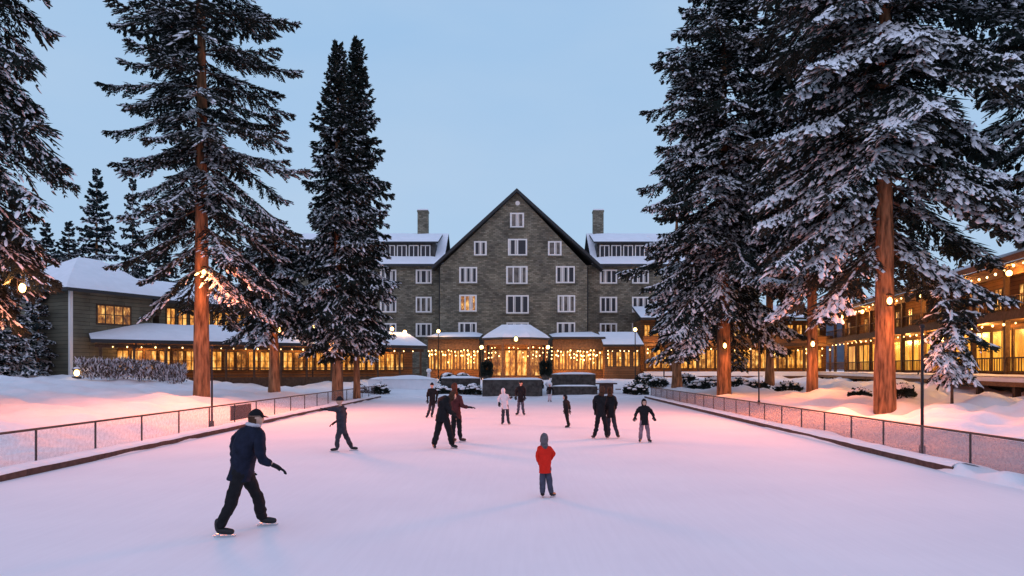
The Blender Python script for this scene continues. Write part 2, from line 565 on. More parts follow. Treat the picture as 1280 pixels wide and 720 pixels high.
def conifer(seed, H, z0, Rf, nbr, e0f, sag=25, tipup=20, step=.22, tl=.34, tw=.085, K=5, snow=.5, pad=.14, l2f=.34, l2max=1.6, trunk_r=.4, hang=.3, bare=.12, skip=None, padh=.6, pads=3, patch=.45, contrast=1.8, whorl=6, jit=.05, el=(1.6, 3.4), inner=0, t_in=.08, big=None, az0=0.0, az_bias=None):
    rg = np.random.default_rng(seed)
    quads, snowV, snowF = [], [], []
    limbs = MB()
    nsv = 0
    az = rg.uniform(0, 6.28)
    UP = np.array([0, 0, 1.0])
    noff = rg.uniform(0, 100, 3)

    def snow_pads(P, D, ln, wd, ht):
        """P centre, D axis: batches of small heaped pads that sag over their edges"""
        nonlocal nsv
        n = len(P)
        if n == 0: return
        side = _norm(np.cross(D, UP))
        ang = np.linspace(0, 2 * np.pi, 8)[:-1]
        ca, sa = np.cos(ang), np.sin(ang)
        rr = rg.uniform(.65, 1.3, (n, 7))
        ring = P[:, None, :] + (D * ln[:, None])[:, None, :] * (ca * rr)[:, :, None] + (side * wd[:, None])[:, None, :] * (sa * rr)[:, :, None]
        ring[:, :, 2] -= ht[:, None] * rg.uniform(.3, 1.7, (n, 7))
        top = P + D * (ln * rg.uniform(-.3, .3, n))[:, None]
        top[:, 2] += ht
        v = np.concatenate([ring, top[:, None, :]], 1)
        k = np.arange(7); k2 = (k + 1) % 7
        f = np.stack([k2, k, np.full(7, 7)], 1)
        snowV.append(v.reshape(-1, 3))
        snowF.append((f[None] + (np.arange(n) * 8)[:, None, None] + nsv).reshape(-1, 3))
        nsv += n * 8

    for i in range(nbr + inner):
        nw_ = max(1, nbr // whorl)
        t = ((i // whorl) + .5 + rg.normal(0, .11)) / nw_
        short = i >= nbr
        if short: t = rg.uniform(t_in, .97)
        t = min(max(t, 0), .995)
        z = z0 + (H - z0) * t
        az += 2.399 + rg.uniform(-.5, .5)
        L = Rf(t) * rg.uniform(.68, 1.08)
        if short: L *= .42; az = -math.pi / 2 + rg.uniform(-1.3, 1.3)
        if az_bias is not None: L *= az_bias(az, t)
        if L < .15: continue
        if skip and not short and skip(az, t, rg): continue
        n = max(6, int(L / .3))
        s = np.linspace(0, 1, n + 1)
        e = np.radians(e0f(t) + rg.normal(0, 6) - sag * np.sin(np.pi * s * .75) * rg.uniform(.7, 1.3) + tipup * s ** 3)
        a = az + .25 * rg.normal() * s + .12 * np.sin(s * 7 + rg.uniform(0, 6))
        seg = L / n
        dirs = np.stack([np.cos(e) * np.cos(a), np.cos(e) * np.sin(a), np.sin(e)], 1)
        pts = np.concatenate([[[0, 0, z]], np.array([0, 0, z]) + np.cumsum(dirs[:-1] * seg, 0)])
        # limb wood
        rad0 = .018 + .0085 * L
        stepk = max(1, n // 5)
        idx = list(range(0, n + 1, stepk))
        if idx[-1] != n: idx.append(n)
        limbs.tube([pts[q] for q in idx], [rad0 * (1 - .85 * q / n) for q in idx], 5, cap=False)
        # secondary twigs
        m = max(4, int(L * (1 - bare) / step))
        ss = bare + (1 - bare) * (np.arange(m) + rg.uniform(0, 1, m)) / m
        ss = np.repeat(ss, 2)
        sd = np.tile([1.0, -1.0], m)
        fi = np.clip(ss * n, 0, n - 1e-3)
        i0 = fi.astype(int); fr = (fi - i0)[:, None]
        P = pts[i0] * (1 - fr) + pts[i0 + 1] * fr
        T = dirs[i0]
        side = _norm(np.cross(T, UP))
        ang = np.radians(rg.uniform(38, 68, len(ss)))
        D = T * np.cos(ang)[:, None] + side * (np.sin(ang) * sd)[:, None]
        D[:, 2] -= rg.uniform(0, 1, len(ss)) ** 2 * hang * 1.6 + hang * .25
        D = _norm(D)
        shp = np.sin(np.pi * np.clip(ss * .82 + .16, 0, 1)) ** .8
        l2 = np.minimum(l2f * L, l2max) * shp * rg.uniform(.55, 1.1, len(ss)) + .12
        # twig tip of the limb itself
        P = np.concatenate([P, pts[-2:-1]]); D = np.concatenate([D, dirs[-1:]]); l2 = np.concatenate([l2, [.45]])
        N = len(P)
        # axis sprays + tertiary twiglets
        u = (np.arange(K) + .35) / K
        uu = np.repeat(u, 2)
        sgn = np.tile([1.0, -1.0], K)
        sag2 = (uu ** 2)[None, :, None] * (l2[:, None, None] * .18 * (.5 + hang)) * np.array([0, 0, -1.0])
        B = P[:, None, :] + D[:, None, :] * (uu[None, :, None] * l2[:, None, None]) + sag2
        s2 = _norm(np.cross(D, UP))[:, None, :]
        an = np.radians(rg.uniform(18, 46, (N, 2 * K)))
        TD = D[:, None, :] * np.cos(an)[:, :, None] + s2 * (np.sin(an) * sgn)[:, :, None]
        TD[:, :, 2] += rg.normal(-.12, .22, (N, 2 * K))
        TD = _norm(TD)
        ll = np.minimum(tl, .28 + l2[:, None] * .3) * (1 - .45 * uu[None, :]) * rg.uniform(.6, 1.25, (N, 2 * K))
        B = B.reshape(-1, 3); TD = TD.reshape(-1, 3); ll = ll.reshape(-1, 1)
        B = np.concatenate([B, P + D * (l2 * .55)[:, None]]); TD = np.concatenate([TD, D]); ll = np.concatenate([ll, (l2 * .62)[:, None]])
        w = (tw * rg.uniform(.7, 1.3, len(B)))[:, None]
        S = _norm(np.cross(TD, UP)); Nn = np.cross(S, TD)
        mid = B + TD * ll * .45
        tip = B + TD * ll
        q1 = np.stack([B, mid + S * w, tip, mid - S * w], 1)
        q2 = np.stack([B, mid + Nn * w * .8, tip, mid - Nn * w * .9], 1)
        quads.append(q1); quads.append(q2)
        # snow on the tops of limb and twigs, in patches
        if snow > 0:
            heavy = np.array([noise.noise(Vector((q[0] * patch + noff[0], q[1] * patch + noff[1], q[2] * patch * 1.5 + noff[2]))) for q in P])
            pr = np.clip(snow * (1 + contrast * heavy), .04, 1)
            for ku in range(pads):
                sel = rg.uniform(0, 1, N) < pr
                ns_ = int(sel.sum())
                if ns_:
                    uq = (ku + rg.uniform(0, 1, ns_)) / pads * 1.05
                    Q = P[sel] + D[sel] * (l2[sel] * uq)[:, None] + _norm(np.cross(D[sel], UP)) * (rg.normal(0, jit, ns_) * l2[sel])[:, None]
                    Q[:, 2] += .02 - l2[sel] * .18 * (.5 + hang) * uq ** 2
                    sc = rg.uniform(.55, 1.35, ns_) * (1 + .5 * np.clip(heavy[sel], -.6, 1))
                    elo = rg.uniform(el[0], el[1], ns_)
                    snow_pads(Q, D[sel], np.minimum(pad * elo * sc, .1 + l2[sel] * .45), pad * .8 * sc, pad * padh * sc)
            if big:
                hv = np.array([noise.noise(Vector((q[0] * .38 + noff[1], q[1] * .38 + noff[2], q[2] * .5 + noff[0]))) for q in P])
                for ku in range(big[2]):
                    sel = (hv > big[1]) & (rg.uniform(0, 1, N) < .85)
                    ns_ = int(sel.sum())
                    if ns_:
                        uq = rg.uniform(.1, 1.0, ns_)
                        Q = P[sel] + D[sel] * (l2[sel] * uq)[:, None] + _norm(np.cross(D[sel], UP)) * (rg.normal(0, .12, ns_) * l2[sel])[:, None]
                        Q[:, 2] += .05 - l2[sel] * .18 * (.5 + hang) * uq ** 2
                        sc = rg.uniform(.55, 1.3, ns_)
                        snow_pads(Q, D[sel], big[0] * rg.uniform(1.0, 1.6, ns_) * sc, big[0] * .85 * sc, big[0] * .65 * sc)
            # along the limb
            mm_ = max(2, int(L / .2))
            s3 = rg.uniform(.04, .97, mm_)
            f3 = np.clip(s3 * n, 0, n - 1e-3); j0 = f3.astype(int); fr3 = (f3 - j0)[:, None]
            Q = pts[j0] * (1 - fr3) + pts[j0 + 1] * fr3
            keep = rg.uniform(0, 1, mm_) < min(1, snow * 1.5)
            Q = Q[keep]; Q[:, 2] += .04
            sc = rg.uniform(.7, 1.3, len(Q))
            snow_pads(Q, dirs[j0][keep], .22 * sc, pad * .95 * sc, pad * padh * sc)
    q = np.concatenate(quads)
    return q.reshape(-1, 3), np.arange(len(q) * 4).reshape(-1, 4), (np.concatenate(snowV) if snowV else None), (np.concatenate(snowF) if snowF else None), limbs


def tree(name, x, y, H, label, group='snowy conifers around the rink', fol='foliage', trunk_r=.4, lean=0, zbase=None, flare=1.25, bark='bark', **kw):
    zg = tz(x, y) if zbase is None else zbase
    e = empty(name, (x, y, zg), label, 'tree', group)
    e.rotation_euler = (0, R(lean), 0)
    V_, F_, sV, sF, limbs = conifer(H=H, trunk_r=trunk_r, **kw)
    # trunk: tapered, slightly wavy, rooted below the snow
    seed = kw['seed']
    pts, rad = [], []
    k = 26
    for i in range(k):
        t = i / (k - 1)
        z = -.35 + (H + .3) * t
        wob = .06 * min(1, z / 3 if z > 0 else 0)
        pts.append((wob * noise.noise((seed, z * .15, 0)), wob * noise.noise((seed + 9, z * .15, 3)), z))
        rad.append(max(.02, trunk_r * (1 - .93 * t) * (1 + (flare - 1) * math.exp(-max(z, 0) * 1.8))))
    mb = MB(); mb.tube(pts, rad, 18)
    vv = []
    for vtx in mb.v:
        p_ = Vector(vtx)
        d = .05 * trunk_r * 2 * noise.noise((p_.x * 5, p_.y * 5, p_.z * .6 + seed))
        r_ = Vector((p_.x, p_.y, 0))
        vv.append(tuple(p_ + (r_.normalized() if r_.length > 1e-4 else r_) * d))
    mb.v = vv
    ORG[e.name] = Vector((0, 0, 0))
    nf = len(mb.f)
    add_mb(mb, limbs)
    tr = mb.build('trunk', bark, e, smooth=True, fixn=False)
    tr.data.materials.append(M['limb'])
    tr.data.polygons.foreach_set('material_index', [0] * nf + [1] * (len(mb.f) - nf))
    cr = np_mesh('crown', V_, F_, fol, e)
    if sV is not None:
        np_mesh('snow', sV, sF, 'tree_snow', cr, smooth=True)
    ORG[e.name] = Vector((x, y, zg))
    return e


def lerp_prof(pairs):
    xs_, ys__ = zip(*pairs)
    return lambda t: float(np.interp(t, xs_, ys__))


# far-left tree, mostly outside the frame
def away(lo, half):
    """skip low limbs that would point straight at the rink"""
    def f(az, t, rg):
        d = (az + math.pi / 2 + math.pi) % (2 * math.pi) - math.pi
        return t < lo and abs(d) < half
    return f


tree('fir_tree', GX(-62, 28), 28, 31, 'tall drooping fir cut off by the left edge of the photo', seed=11, trunk_r=.5, z0=5.0,
     Rf=lerp_prof([(0, 4.4), (.1, 5.4), (.3, 5.3), (.6, 4.2), (1, .4)]), nbr=170, e0f=lerp_prof([(0, -24), (.4, -8), (.7, 8), (1, 40)]),
     sag=26, tipup=12, snow=.70, pad=.070, pads=4, tl=.34, tw=.036, K=8, hang=.45)
# broad tree with the lit orange trunk
tree('fir_tree', GX(252, 40), 40, 37, 'broad open fir with a tall bare orange trunk on the left lawn', seed=23, trunk_r=.45, z0=7.0, flare=1.04,
     Rf=lerp_prof([(0, 5.0), (.1, 5.7), (.3, 5.5), (.55, 5.2), (.75, 3.8), (1, .4)]), nbr=196, whorl=7, inner=70, t_in=.12, e0f=lerp_prof([(0, -30), (.2, -14), (.42, 0), (.7, 14), (1, 45)]),
     sag=20, tipup=24, snow=.80, pad=.072, pads=4, tl=.32, tw=.036, K=8, hang=.25, l2f=.26, l2max=1.2, contrast=1.2, skip=away(.16, .7),
     az_bias=lambda az, t: 1 + (.16 * math.cos(az) if t < .3 else 0))
tree('fir_tree', GX(343, 50), 50, 11.5, 'dark fir with a thin trunk tucked behind the broad left fir', seed=31, trunk_r=.42, z0=5.4, flare=1.05,
     Rf=lerp_prof([(0, 3.6), (.3, 3.8), (.7, 2.8), (1, .6)]), nbr=110, e0f=lerp_prof([(0, -30), (.5, -15), (1, 35)]),
     sag=20, tipup=15, snow=.55, pad=.09, pads=4, hang=.4, step=.25, K=7, tw=.048)
# twin spires
spire = lerp_prof([(0, 2.9), (.15, 3.3), (.4, 2.75), (.7, 1.75), (.9, .75), (1, .12)])
tree('spruce_tree', GX(422, 50), 50, 24.7, 'slim dark spruce with lit trunk, left spire of the twin pair', seed=41, trunk_r=.40, z0=4.2, Rf=spire, nbr=220, inner=70,
     e0f=lerp_prof([(0, -25), (.5, -10), (1, 45)]), sag=16, tipup=25, snow=.55, pad=.085, pads=3, hang=.45, step=.22, K=6, tw=.05, tl=.36, flare=1.04)
tree('spruce_tree', GX(446, 51.5), 51.5, 25.6, 'slim dark spruce, right and slightly taller spire of the twin pair', seed=47, trunk_r=.24, z0=4.4, Rf=spire, nbr=220, inner=70,
     e0f=lerp_prof([(0, -25), (.5, -10), (1, 45)]), sag=16, tipup=25, snow=.55, pad=.085, pads=3, hang=.45, step=.22, K=6, tw=.05, tl=.36)
# right group
tree('fir_tree', GX(905, 50), 50, 33, 'massive dense fir leftmost on the right side, beside the hotel gable', seed=53, trunk_r=.5, z0=5.6, flare=1.04,
     Rf=lerp_prof([(0, 6.2), (.15, 7.2), (.38, 7.1), (.6, 5.6), (.8, 3.0), (1, .3)]), nbr=220, e0f=lerp_prof([(0, -22), (.4, -4), (.7, 18), (1, 50)]),
     sag=24, tipup=18, snow=.60, pad=.075, pads=4, big=(.13, .08, 4), inner=60, hang=.4, step=.24, K=7, tw=.048, tl=.38, skip=away(.1, .7))
tree('fir_tree', GX(846, 62), 62, 19, 'shorter fir behind the dense right fir, trunk near the entrance lights', seed=59, trunk_r=.42, z0=5, Rf=lerp_prof([(0, 3.4), (.3, 3.3), (1, .3)]), nbr=70,
     e0f=lerp_prof([(0, -25), (.5, -8), (1, 40)]), sag=20, tipup=15, snow=.6, pad=.11, hang=.4, step=.3, K=4, tw=.1, tl=.4)
tree('fir_tree', GX(1015, 47), 47, 33, 'fir with a slim lamp-lit trunk left of the biggest right trunk', seed=61, trunk_r=.36, z0=8.0, flare=1.04,
     Rf=lerp_prof([(0, 4.2), (.2, 5.2), (.5, 5.0), (1, .3)]), nbr=140, e0f=lerp_prof([(0, -20), (.5, -2), (1, 45)]),
     sag=24, tipup=16, snow=.60, pad=.08, pads=4, big=(.14, .06, 4), inner=30, hang=.35, step=.25, K=7, tw=.048, tl=.38)
tree('fir_tree', GX(962, 60), 60, 27, 'distant fir with thin trunk between the two nearer right trunks', seed=67, trunk_r=.36, z0=8.0, Rf=lerp_prof([(0, 3.6), (.3, 3.8), (1, .3)]), nbr=85,
     e0f=lerp_prof([(0, -22), (.5, -8), (1, 40)]), sag=20, tipup=15, snow=.6, pad=.11, hang=.4, step=.3, K=4, tw=.1, tl=.4)
tree('fir_tree', GX(1106, 35), 35, 36, 'huge fir with thick orange lit trunk and heavy snow pads, right foreground', seed=71, trunk_r=.49, z0=7.6, flare=1.03,
     Rf=lerp_prof([(0, 6.2), (.1, 7.4), (.3, 7.6), (.55, 6.8), (.8, 4.0), (1, .4)]), nbr=165, e0f=lerp_prof([(0, -20), (.2, -12), (.5, 2), (1, 40)]),
     sag=24, tipup=14, snow=.72, big=(.155, .0, 6), inner=110, t_in=.16, pad=.075, pads=4, hang=.32, step=.22, K=8, tw=.040, tl=.34, padh=.6, l2f=.32, l2max=1.9, patch=.5, contrast=2.0, skip=away(.14, .7))
tree('fir_tree', GX(1335, 38), 38, 34, 'dark fir whose snowy boughs reach in at the right edge', seed=79, trunk_r=.5, z0=10, flare=1.2,
     Rf=lerp_prof([(0, 4.6), (.15, 6.0), (.5, 5.8), (1, .4)]), nbr=125, e0f=lerp_prof([(0, -14), (.4, -4), (1, 40)]),
     sag=22, tipup=20, snow=.6, big=(.155, .03, 4), pad=.075, pads=4, hang=.3, step=.25, K=7, tw=.045, tl=.36, contrast=2.2)
# young snow-laden tree in front of the right lodge
tree('young_tree', GX(1190, 33), 33, 5.6, 'small drooping snow-laden young tree in front of the glowing lodge', seed=83, trunk_r=.07, z0=1.5, flare=1.1, bark='limb',
     Rf=lerp_prof([(0, 1.0), (.3, 1.9), (.7, 1.5), (1, .3)]), nbr=46, e0f=lerp_prof([(0, 5), (.5, 10), (1, 50)]),
     sag=55, tipup=-10, snow=.6, pad=.07, pads=4, hang=.5, step=.18, K=4, tw=.045, tl=.22)

# background spruces beyond the left building
bgp = lerp_prof([(0, 5.2), (.3, 4.4), (.7, 2.2), (1, .15)])
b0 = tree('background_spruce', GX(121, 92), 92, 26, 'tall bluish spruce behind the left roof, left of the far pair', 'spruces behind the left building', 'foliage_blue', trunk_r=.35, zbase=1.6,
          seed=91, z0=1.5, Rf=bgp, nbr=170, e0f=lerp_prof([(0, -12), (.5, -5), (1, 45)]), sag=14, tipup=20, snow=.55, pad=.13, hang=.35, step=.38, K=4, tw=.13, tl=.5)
for (px, d, sc, rz, lab) in ((166, 97, (.68, .68, 1.04), 2.1, 'slender bluish spruce behind the left roof, right of the far pair'),
                             (86, 84, (.85, .85, .68), 4.0, 'shorter bluish spruce seen just over the left roof corner'),
                             (58, 100, (1, 1, .8), 1.2, 'pale distant spruce glimpsed through the far-left fir'),
                             (205, 104, (.9, .9, .75), 5.2, 'distant spruce behind the broad left fir crown'),
                             (20, 88, (1.1, 1.1, .85), 3.1, 'distant spruce behind the far-left fir by the photo edge'),
                             (330, 112, (1, 1, .7), .4, 'distant spruce behind the dark thin-trunked left fir')):
    c = copy_tree(b0, (GX(px, d), d, 1.6), rotz=rz, scale=sc)
    c['label'] = lab
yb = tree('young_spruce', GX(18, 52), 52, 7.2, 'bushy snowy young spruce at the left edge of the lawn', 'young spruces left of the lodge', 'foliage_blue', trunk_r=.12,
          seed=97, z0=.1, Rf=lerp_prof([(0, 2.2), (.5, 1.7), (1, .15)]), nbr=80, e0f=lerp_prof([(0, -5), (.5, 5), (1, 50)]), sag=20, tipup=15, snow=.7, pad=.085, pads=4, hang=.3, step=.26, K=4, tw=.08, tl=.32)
for (px, d, sc, rz, lab) in ((48, 56, .95, 2, 'bushy snowy young spruce in the middle of the left clump'),
                             (72, 62, 1.05, 4.4, 'bushy snowy young spruce touching the left building wall'),
                             (-20, 50, 1.1, 1, 'bushy snowy young spruce half outside the left frame')):
    x = GX(px, d)
    c = copy_tree(yb, (x, d, tz(x, d)), rotz=rz, scale=sc)
    c['label'] = lab

# ------------------------------------------------------------------ building helpers


def window(parent, o, u, w, h, n_in, cols=3, rows=1, pane='dark_glass', frame='white_paint', fw=.13, depth=.12, bars=True):
    """o: lower-left corner on the wall, u: unit vector along the wall, n_in: unit vector into the wall"""
    o, u, n_in = Vector(o), Vector(u), Vector(n_in)
    up = Vector((0, 0, 1))
    mb = MB()
    q = o - n_in * .05
    D_ = n_in * depth
    mb.obox(q, u * w, D_, up * fw)
    mb.obox(q + up * (h - fw), u * w, D_, up * fw)
    mb.obox(q + up * fw, u * fw, D_, up * (h - 2 * fw))
    mb.obox(q + up * fw + u * (w - fw), u * fw, D_, up * (h - 2 * fw))
    if bars:
        for c in range(1, cols):
            mb.obox(q + up * fw + u * (w * c / cols - fw * .45) + n_in * .01, u * fw * .9, D_ * .8, up * (h - 2 * fw))
        for r_ in range(1, rows):
            mb.obox(q + u * fw + up * (h * r_ / rows - fw * .25) + n_in * .022, u * (w - 2 * fw), D_ * .5, up * fw * .5)
    f = mb.build('window', frame, parent)
    g = MB()
    g.obox(o + u * fw * .9 + up * fw * .9 - n_in * .025, u * (w - 1.8 * fw), n_in * .02, up * (h - 1.8 * fw))
    g.build('pane', pane, f)
    return f


def snow_slab(poly, th, sub=.8, hip=False):
    """a soft snow sheet over a planar quad a,b,c,d: bulged, with rounded eaves"""
    a, b_, c, d = [Vector(q) for q in poly]
    nu = max(3, int((b_ - a).length / sub)); nv = max(4, int((d - a).length / sub))
    mb = MB()
    for j in range(nv + 1):
        for i in range(nu + 1):
            u_, v_ = i / nu, j / nv
            q = (a * (1 - u_) + b_ * u_) * (1 - v_) + (d * (1 - u_) + c * u_) * v_
            edge = v_ if hip else min(u_, 1 - u_, v_ * 1.0, 1 - v_)
            h = th * (1 - math.exp(-edge * nv * 1.6)) if edge > 0 else 0.0
            q = q + Vector((0, 0, h + .35 * th * noise.noise((q.x * .5, q.y * .5, q.z)) * (edge > 0) + .02))
            mb.v.append(tuple(q))
    w = nu + 1
    for j in range(nv):
        for i in range(nu):
            k = j * w + i
            mb.f.append((k, k + 1, k + w + 1, k + w))
    return mb


def roof_plane(parent, poly, th=.22, snow=.3, mat_='roof_edge', name='roof', gap=.0):
    """slab under the poly + snow lying on top as a sub-part"""
    mb = MB()
    mb.prism([Vector(q) for q in poly], (0, 0, -th))
    r = mb.build(name, mat_, parent)
    s = snow_slab(poly, snow)
    s.build('roof_snow', 'snow', r, smooth=True, fixn=False)
    return r


X_ = Vector((1, 0, 0)); Y_ = Vector((0, 1, 0)); Z_ = Vector((0, 0, 1))

# ------------------------------------------------------------------ grand hotel
HY = 88.0
hotel = empty('hotel', (0, HY, 1.0), 'large grey-brown stone hotel with steep central gable and snowy wings', 'building')
gx0, gx1 = GX(550, HY), GX(734, HY)
gapex = W(646, 241, HY)
gez = ZZ(333, HY)
mb = MB()
pl = [(gx0, HY, .3), (gx1, HY, .3), (gx1, HY, gez), (gapex.x, HY, gapex.z), (gx0, HY, gez)]
mb.prism(pl, (0, 14, 0))
mb.build('gable_wall', 'hotel_stone', hotel)
WY = 89.6
wez = ZZ(331, WY)
for (x0, x1) in ((-30, gx0), (gx1, 30)):
    MB().box(x0 + (0 if x0 < 0 else .003), x1 - (.003 if x0 < 0 else 0), WY, WY + 13, .3, wez - .05).build('wing_wall', 'hotel_stone', hotel)
# gable roof: two snow covered slopes with dark verge boards
ov = .75
eL = W(541, 333, HY); eR = W(753, 334, HY)
ap = W(646, 237, HY)
for e_, sgn in ((eL, -1), (eR, 1)):
    A = Vector((e_.x, HY - ov, e_.z)); B = Vector((ap.x, HY - ov, ap.z)); C_ = Vector((ap.x, HY + 16, ap.z)); D_ = Vector((e_.x, HY + 16, e_.z))
    r = MB().prism([A, B, C_, D_], (0, 0, -.42)).build('gable_roof', 'roof_edge', hotel)
    o_ = Vector((0, .35, 0.01))
    snow_slab([A + o_, B + o_, C_ + Z_ * .01, D_ + Z_ * .01], .22, 1.2).build('roof_snow', 'snow', r, smooth=True, fixn=False)
# wing roofs
ridge_z = ZZ(292, 96)
for (x0, x1) in ((-30.5, eL.x + 1.2), (eR.x - 1.2, 30.5)):
    roof_plane(hotel, [(x0, WY - .7, wez), (x1, WY - .7, wez), (x1, 96, ridge_z), (x0, 96, ridge_z)], .3, .28, name='wing_roof')
    roof_plane(hotel, [(x0, 96.02, ridge_z), (x1, 96.02, ridge_z), (x1, 103, wez), (x0, 103, wez)], .3, .28, name='wing_roof')
# dormers
slope = (ridge_z - wez) / (96 - WY + .7)
for (p0, p1) in ((478, 544), (746, 812)):
    dy = WY + .55
    zb, zt_ = ZZ(324, dy), ZZ(303, dy)
    x0, x1 = GX(p0, dy), GX(p1, dy)
    dz = zt_ - zb
    d_ = MB().box(x0, x1, dy, dy + 5, zb - .4, zt_).build('dormer', 'dark_stone', hotel)
    n = 4
    for k in range(n):
        wx = x0 + .35 + (x1 - x0 - .7) * k / n
        f = window(d_, (wx, dy, zb + .15), X_, (x1 - x0 - .7) / n - .25, dz - .5, Y_, 2, fw=.11)
    rr = MB().prism([(x0 - .4, dy - .45, zt_ + .02), (x1 + .4, dy - .45, zt_ + .02), (x1 + .4, 95.4, ridge_z - .25), (x0 - .4, 95.4, ridge_z - .25)], (0, 0, -.2)).build('dormer_roof', 'roof_edge', hotel)
    snow_slab([(x0 - .4, dy - .40, zt_ + .03), (x1 + .4, dy - .40, zt_ + .03), (x1 + .4, 95.4, ridge_z - .2), (x0 - .4, 95.4, ridge_z - .2)], .3).build('roof_snow', 'snow', rr, smooth=True, fixn=False)
# chimneys
for px in (529, 747.5):
    c = W(px, 290, 96)
    w_ = .68
    ch = MB().box(c.x - w_, c.x + w_, 95.4, 96.6, ridge_z - .6, ZZ(266, 96))
    ch.box(c.x - w_ - .06, c.x + w_ + .06, 95.34, 96.66, ZZ(266, 96) + .003, ZZ(264, 96))
    ch = ch.build('chimney', 'hotel_stone', hotel)
    MB().box(c.x - w_, c.x + w_, 95.4, 96.6, ZZ(264, 96) + .003, ZZ(262.8, 96) + .05).build('snow_cap', 'snow', ch)
# drain pipes at the gable corners
for x in (gx0 - .18, gx1 + .18):
    MB().tube([(x, WY - .12, .5), (x, WY - .12, wez - .3)], .09, 8).build('drainpipe', 'roof_edge', hotel)


def hwin(px0, px1, py0, py1, Y, cols, pane='dark_glass'):
    a = W(px0, py1, Y); b_ = W(px1, py0, Y)
    wn = window(hotel, (a.x, Y, a.z), X_, b_.x - a.x, b_.z - a.z, Y_, cols, 1, pane, fw=.17)
    cw = (b_.x - a.x)
    for c in range(cols):
        c0 = a.x + cw * c / cols + .12; c1 = a.x + cw * (c + 1) / cols - .12
        wl, wr = (c1 - c0) * random.uniform(.12, .34), (c1 - c0) * random.uniform(.08, .26)
        if random.random() < .8: MB().box(c0, c0 + wl, Y - .034, Y - .027, a.z + .15, b_.z - .15).build('curtain', 'curtain', wn)
        if random.random() < .6: MB().box(c1 - wr, c1, Y - .034, Y - .027, a.z + .15, b_.z - .15).build('curtain', 'curtain', wn)
    return a, b_


mat('curtain_glass', (0.10, 0.085, 0.07), 0.2, var=.9, vscale=1.1, spec=.5)
sills = MB()
for (a0, a1, b0_, b1_, cc, pn) in (
        (637.6, 655, 266, 284.5, 2, 'curtain_glass'),
        (592.5, 608.5, 301.5, 319.5, 2, 'dark_glass'), (635, 659, 298.6, 319.5, 2, 'dark_glass'), (685, 702, 301.5, 319.5, 2, 'curtain_glass'),
        (574, 596.5, 333.7, 354, 3, 'dark_glass'), (632.7, 659.5, 332.7, 355, 3, 'curtain_glass'), (694.8, 718.5, 332.7, 354, 3, 'dark_glass'),
        (574, 596, 368.5, 389.6, 3, 'lit_dim'), (632.7, 661, 369, 392, 3, 'dark_glass'), (697, 719, 369, 390.4, 3, 'curtain_glass'),
        (573, 596, 403, 421, 3, 'dark_glass'), (633, 661, 403, 421, 3, 'dark_glass'), (696, 719, 403, 421, 3, 'dark_glass')):
    a, b_ = hwin(a0, a1, b0_, b1_, HY, cc, pn)
    sills.box(a.x - .12, b_.x + .12, HY - .16, HY - .02, a.z - .16, a.z - .003)
for row in ((337, 354.6), (371, 390.7), (404, 421)):
    for (a0, a1) in ((434, 455), (475, 495.5), (519.7, 539.6), (749.7, 771.4), (790, 811), (832, 853), (874, 895), (392, 413)):
        pn = random.choice(['dark_glass', 'dark_glass', 'curtain_glass'])
        a, b_ = hwin(a0, a1, row[0], row[1], WY, 3, pn)
        sills.box(a.x - .12, b_.x + .12, WY - .16, WY - .02, a.z - .16, a.z - .003)
sills.build('window_sills', 'hotel_stone', hotel)
# small round vent near the peak
MB().tube([(W(647, 254, HY).x, HY - .06, ZZ(254, HY)), (W(647, 254, HY).x, HY + .1, ZZ(254, HY))], .28, 10).build('vent', 'white_paint', hotel)

# ------------------------------------------------------------------ string lights


BULB = {}


def bulb_mesh(r, material):
    k = (r, material)
    if k not in BULB:
        mb = MB(); mb.ball((0, 0, 0), r, 8, 6, (1, 1, 1.25))
        me = bpy.data.meshes.new('bulb')
        me.from_pydata(mb.v, [], mb.f); me.materials.append(M[material])
        me.polygons.foreach_set('use_smooth', [True] * len(me.polygons))
        BULB[k] = me
    return BULB[k]


def string_light(pts, label, group, r=.09, material='bulb', every=.8, drops=None, rnd=random.Random(4)):
    """a wire through pts with bulbs; drops: hanging icicle strands (min,max length)"""
    pts = [Vector(q) for q in pts]
    e = empty('string_light', pts[0], label, 'string light', group)
    mb = MB(); mb.tube(pts, .012, 4)
    pos = []
    for a, b_ in zip(pts, pts[1:]):
        L = (b_ - a).length; n = max(1, int(L / every))
        for k in range(n):
            q = a.lerp(b_, (k + .5) / n)
            if drops:
                ln = rnd.uniform(*drops)
                mb.tube([q, q - Vector((0, 0, ln))], .008, 4)
                m_ = max(1, int(ln / .38))
                for j in range(m_):
                    if rnd.random() < .8: pos.append(q - Vector((rnd.uniform(-.05, .05), .03, (j + .4) * ln / m_)))
            else:
                pos.append(q - Vector((0, 0, r * 1.3)))
    mb.build('wire', 'black_metal', e)
    if len(pos) > 100: pos = rnd.sample(pos, 100)
    for q in pos:
        o = bpy.data.objects.new('bulb', bulb_mesh(round(r * rnd.choice([.75, 1, 1.2]), 3), material))
        COL.objects.link(o); o.parent = e; o.location = q - pts[0]
    return e


# ------------------------------------------------------------------ central pavilion + links
PZ = 1.05


def glazed_front(e, x0, x1, Y, z0, z1, n, pane='lit_window', fr='dark_timber'):
    w_ = (x1 - x0) / n
    for k in range(n):
        window(e, (x0 + k * w_, Y, z0), X_, w_, z1 - z0, Y_, 2, 1, pane, fr, fw=.13, depth=.12)


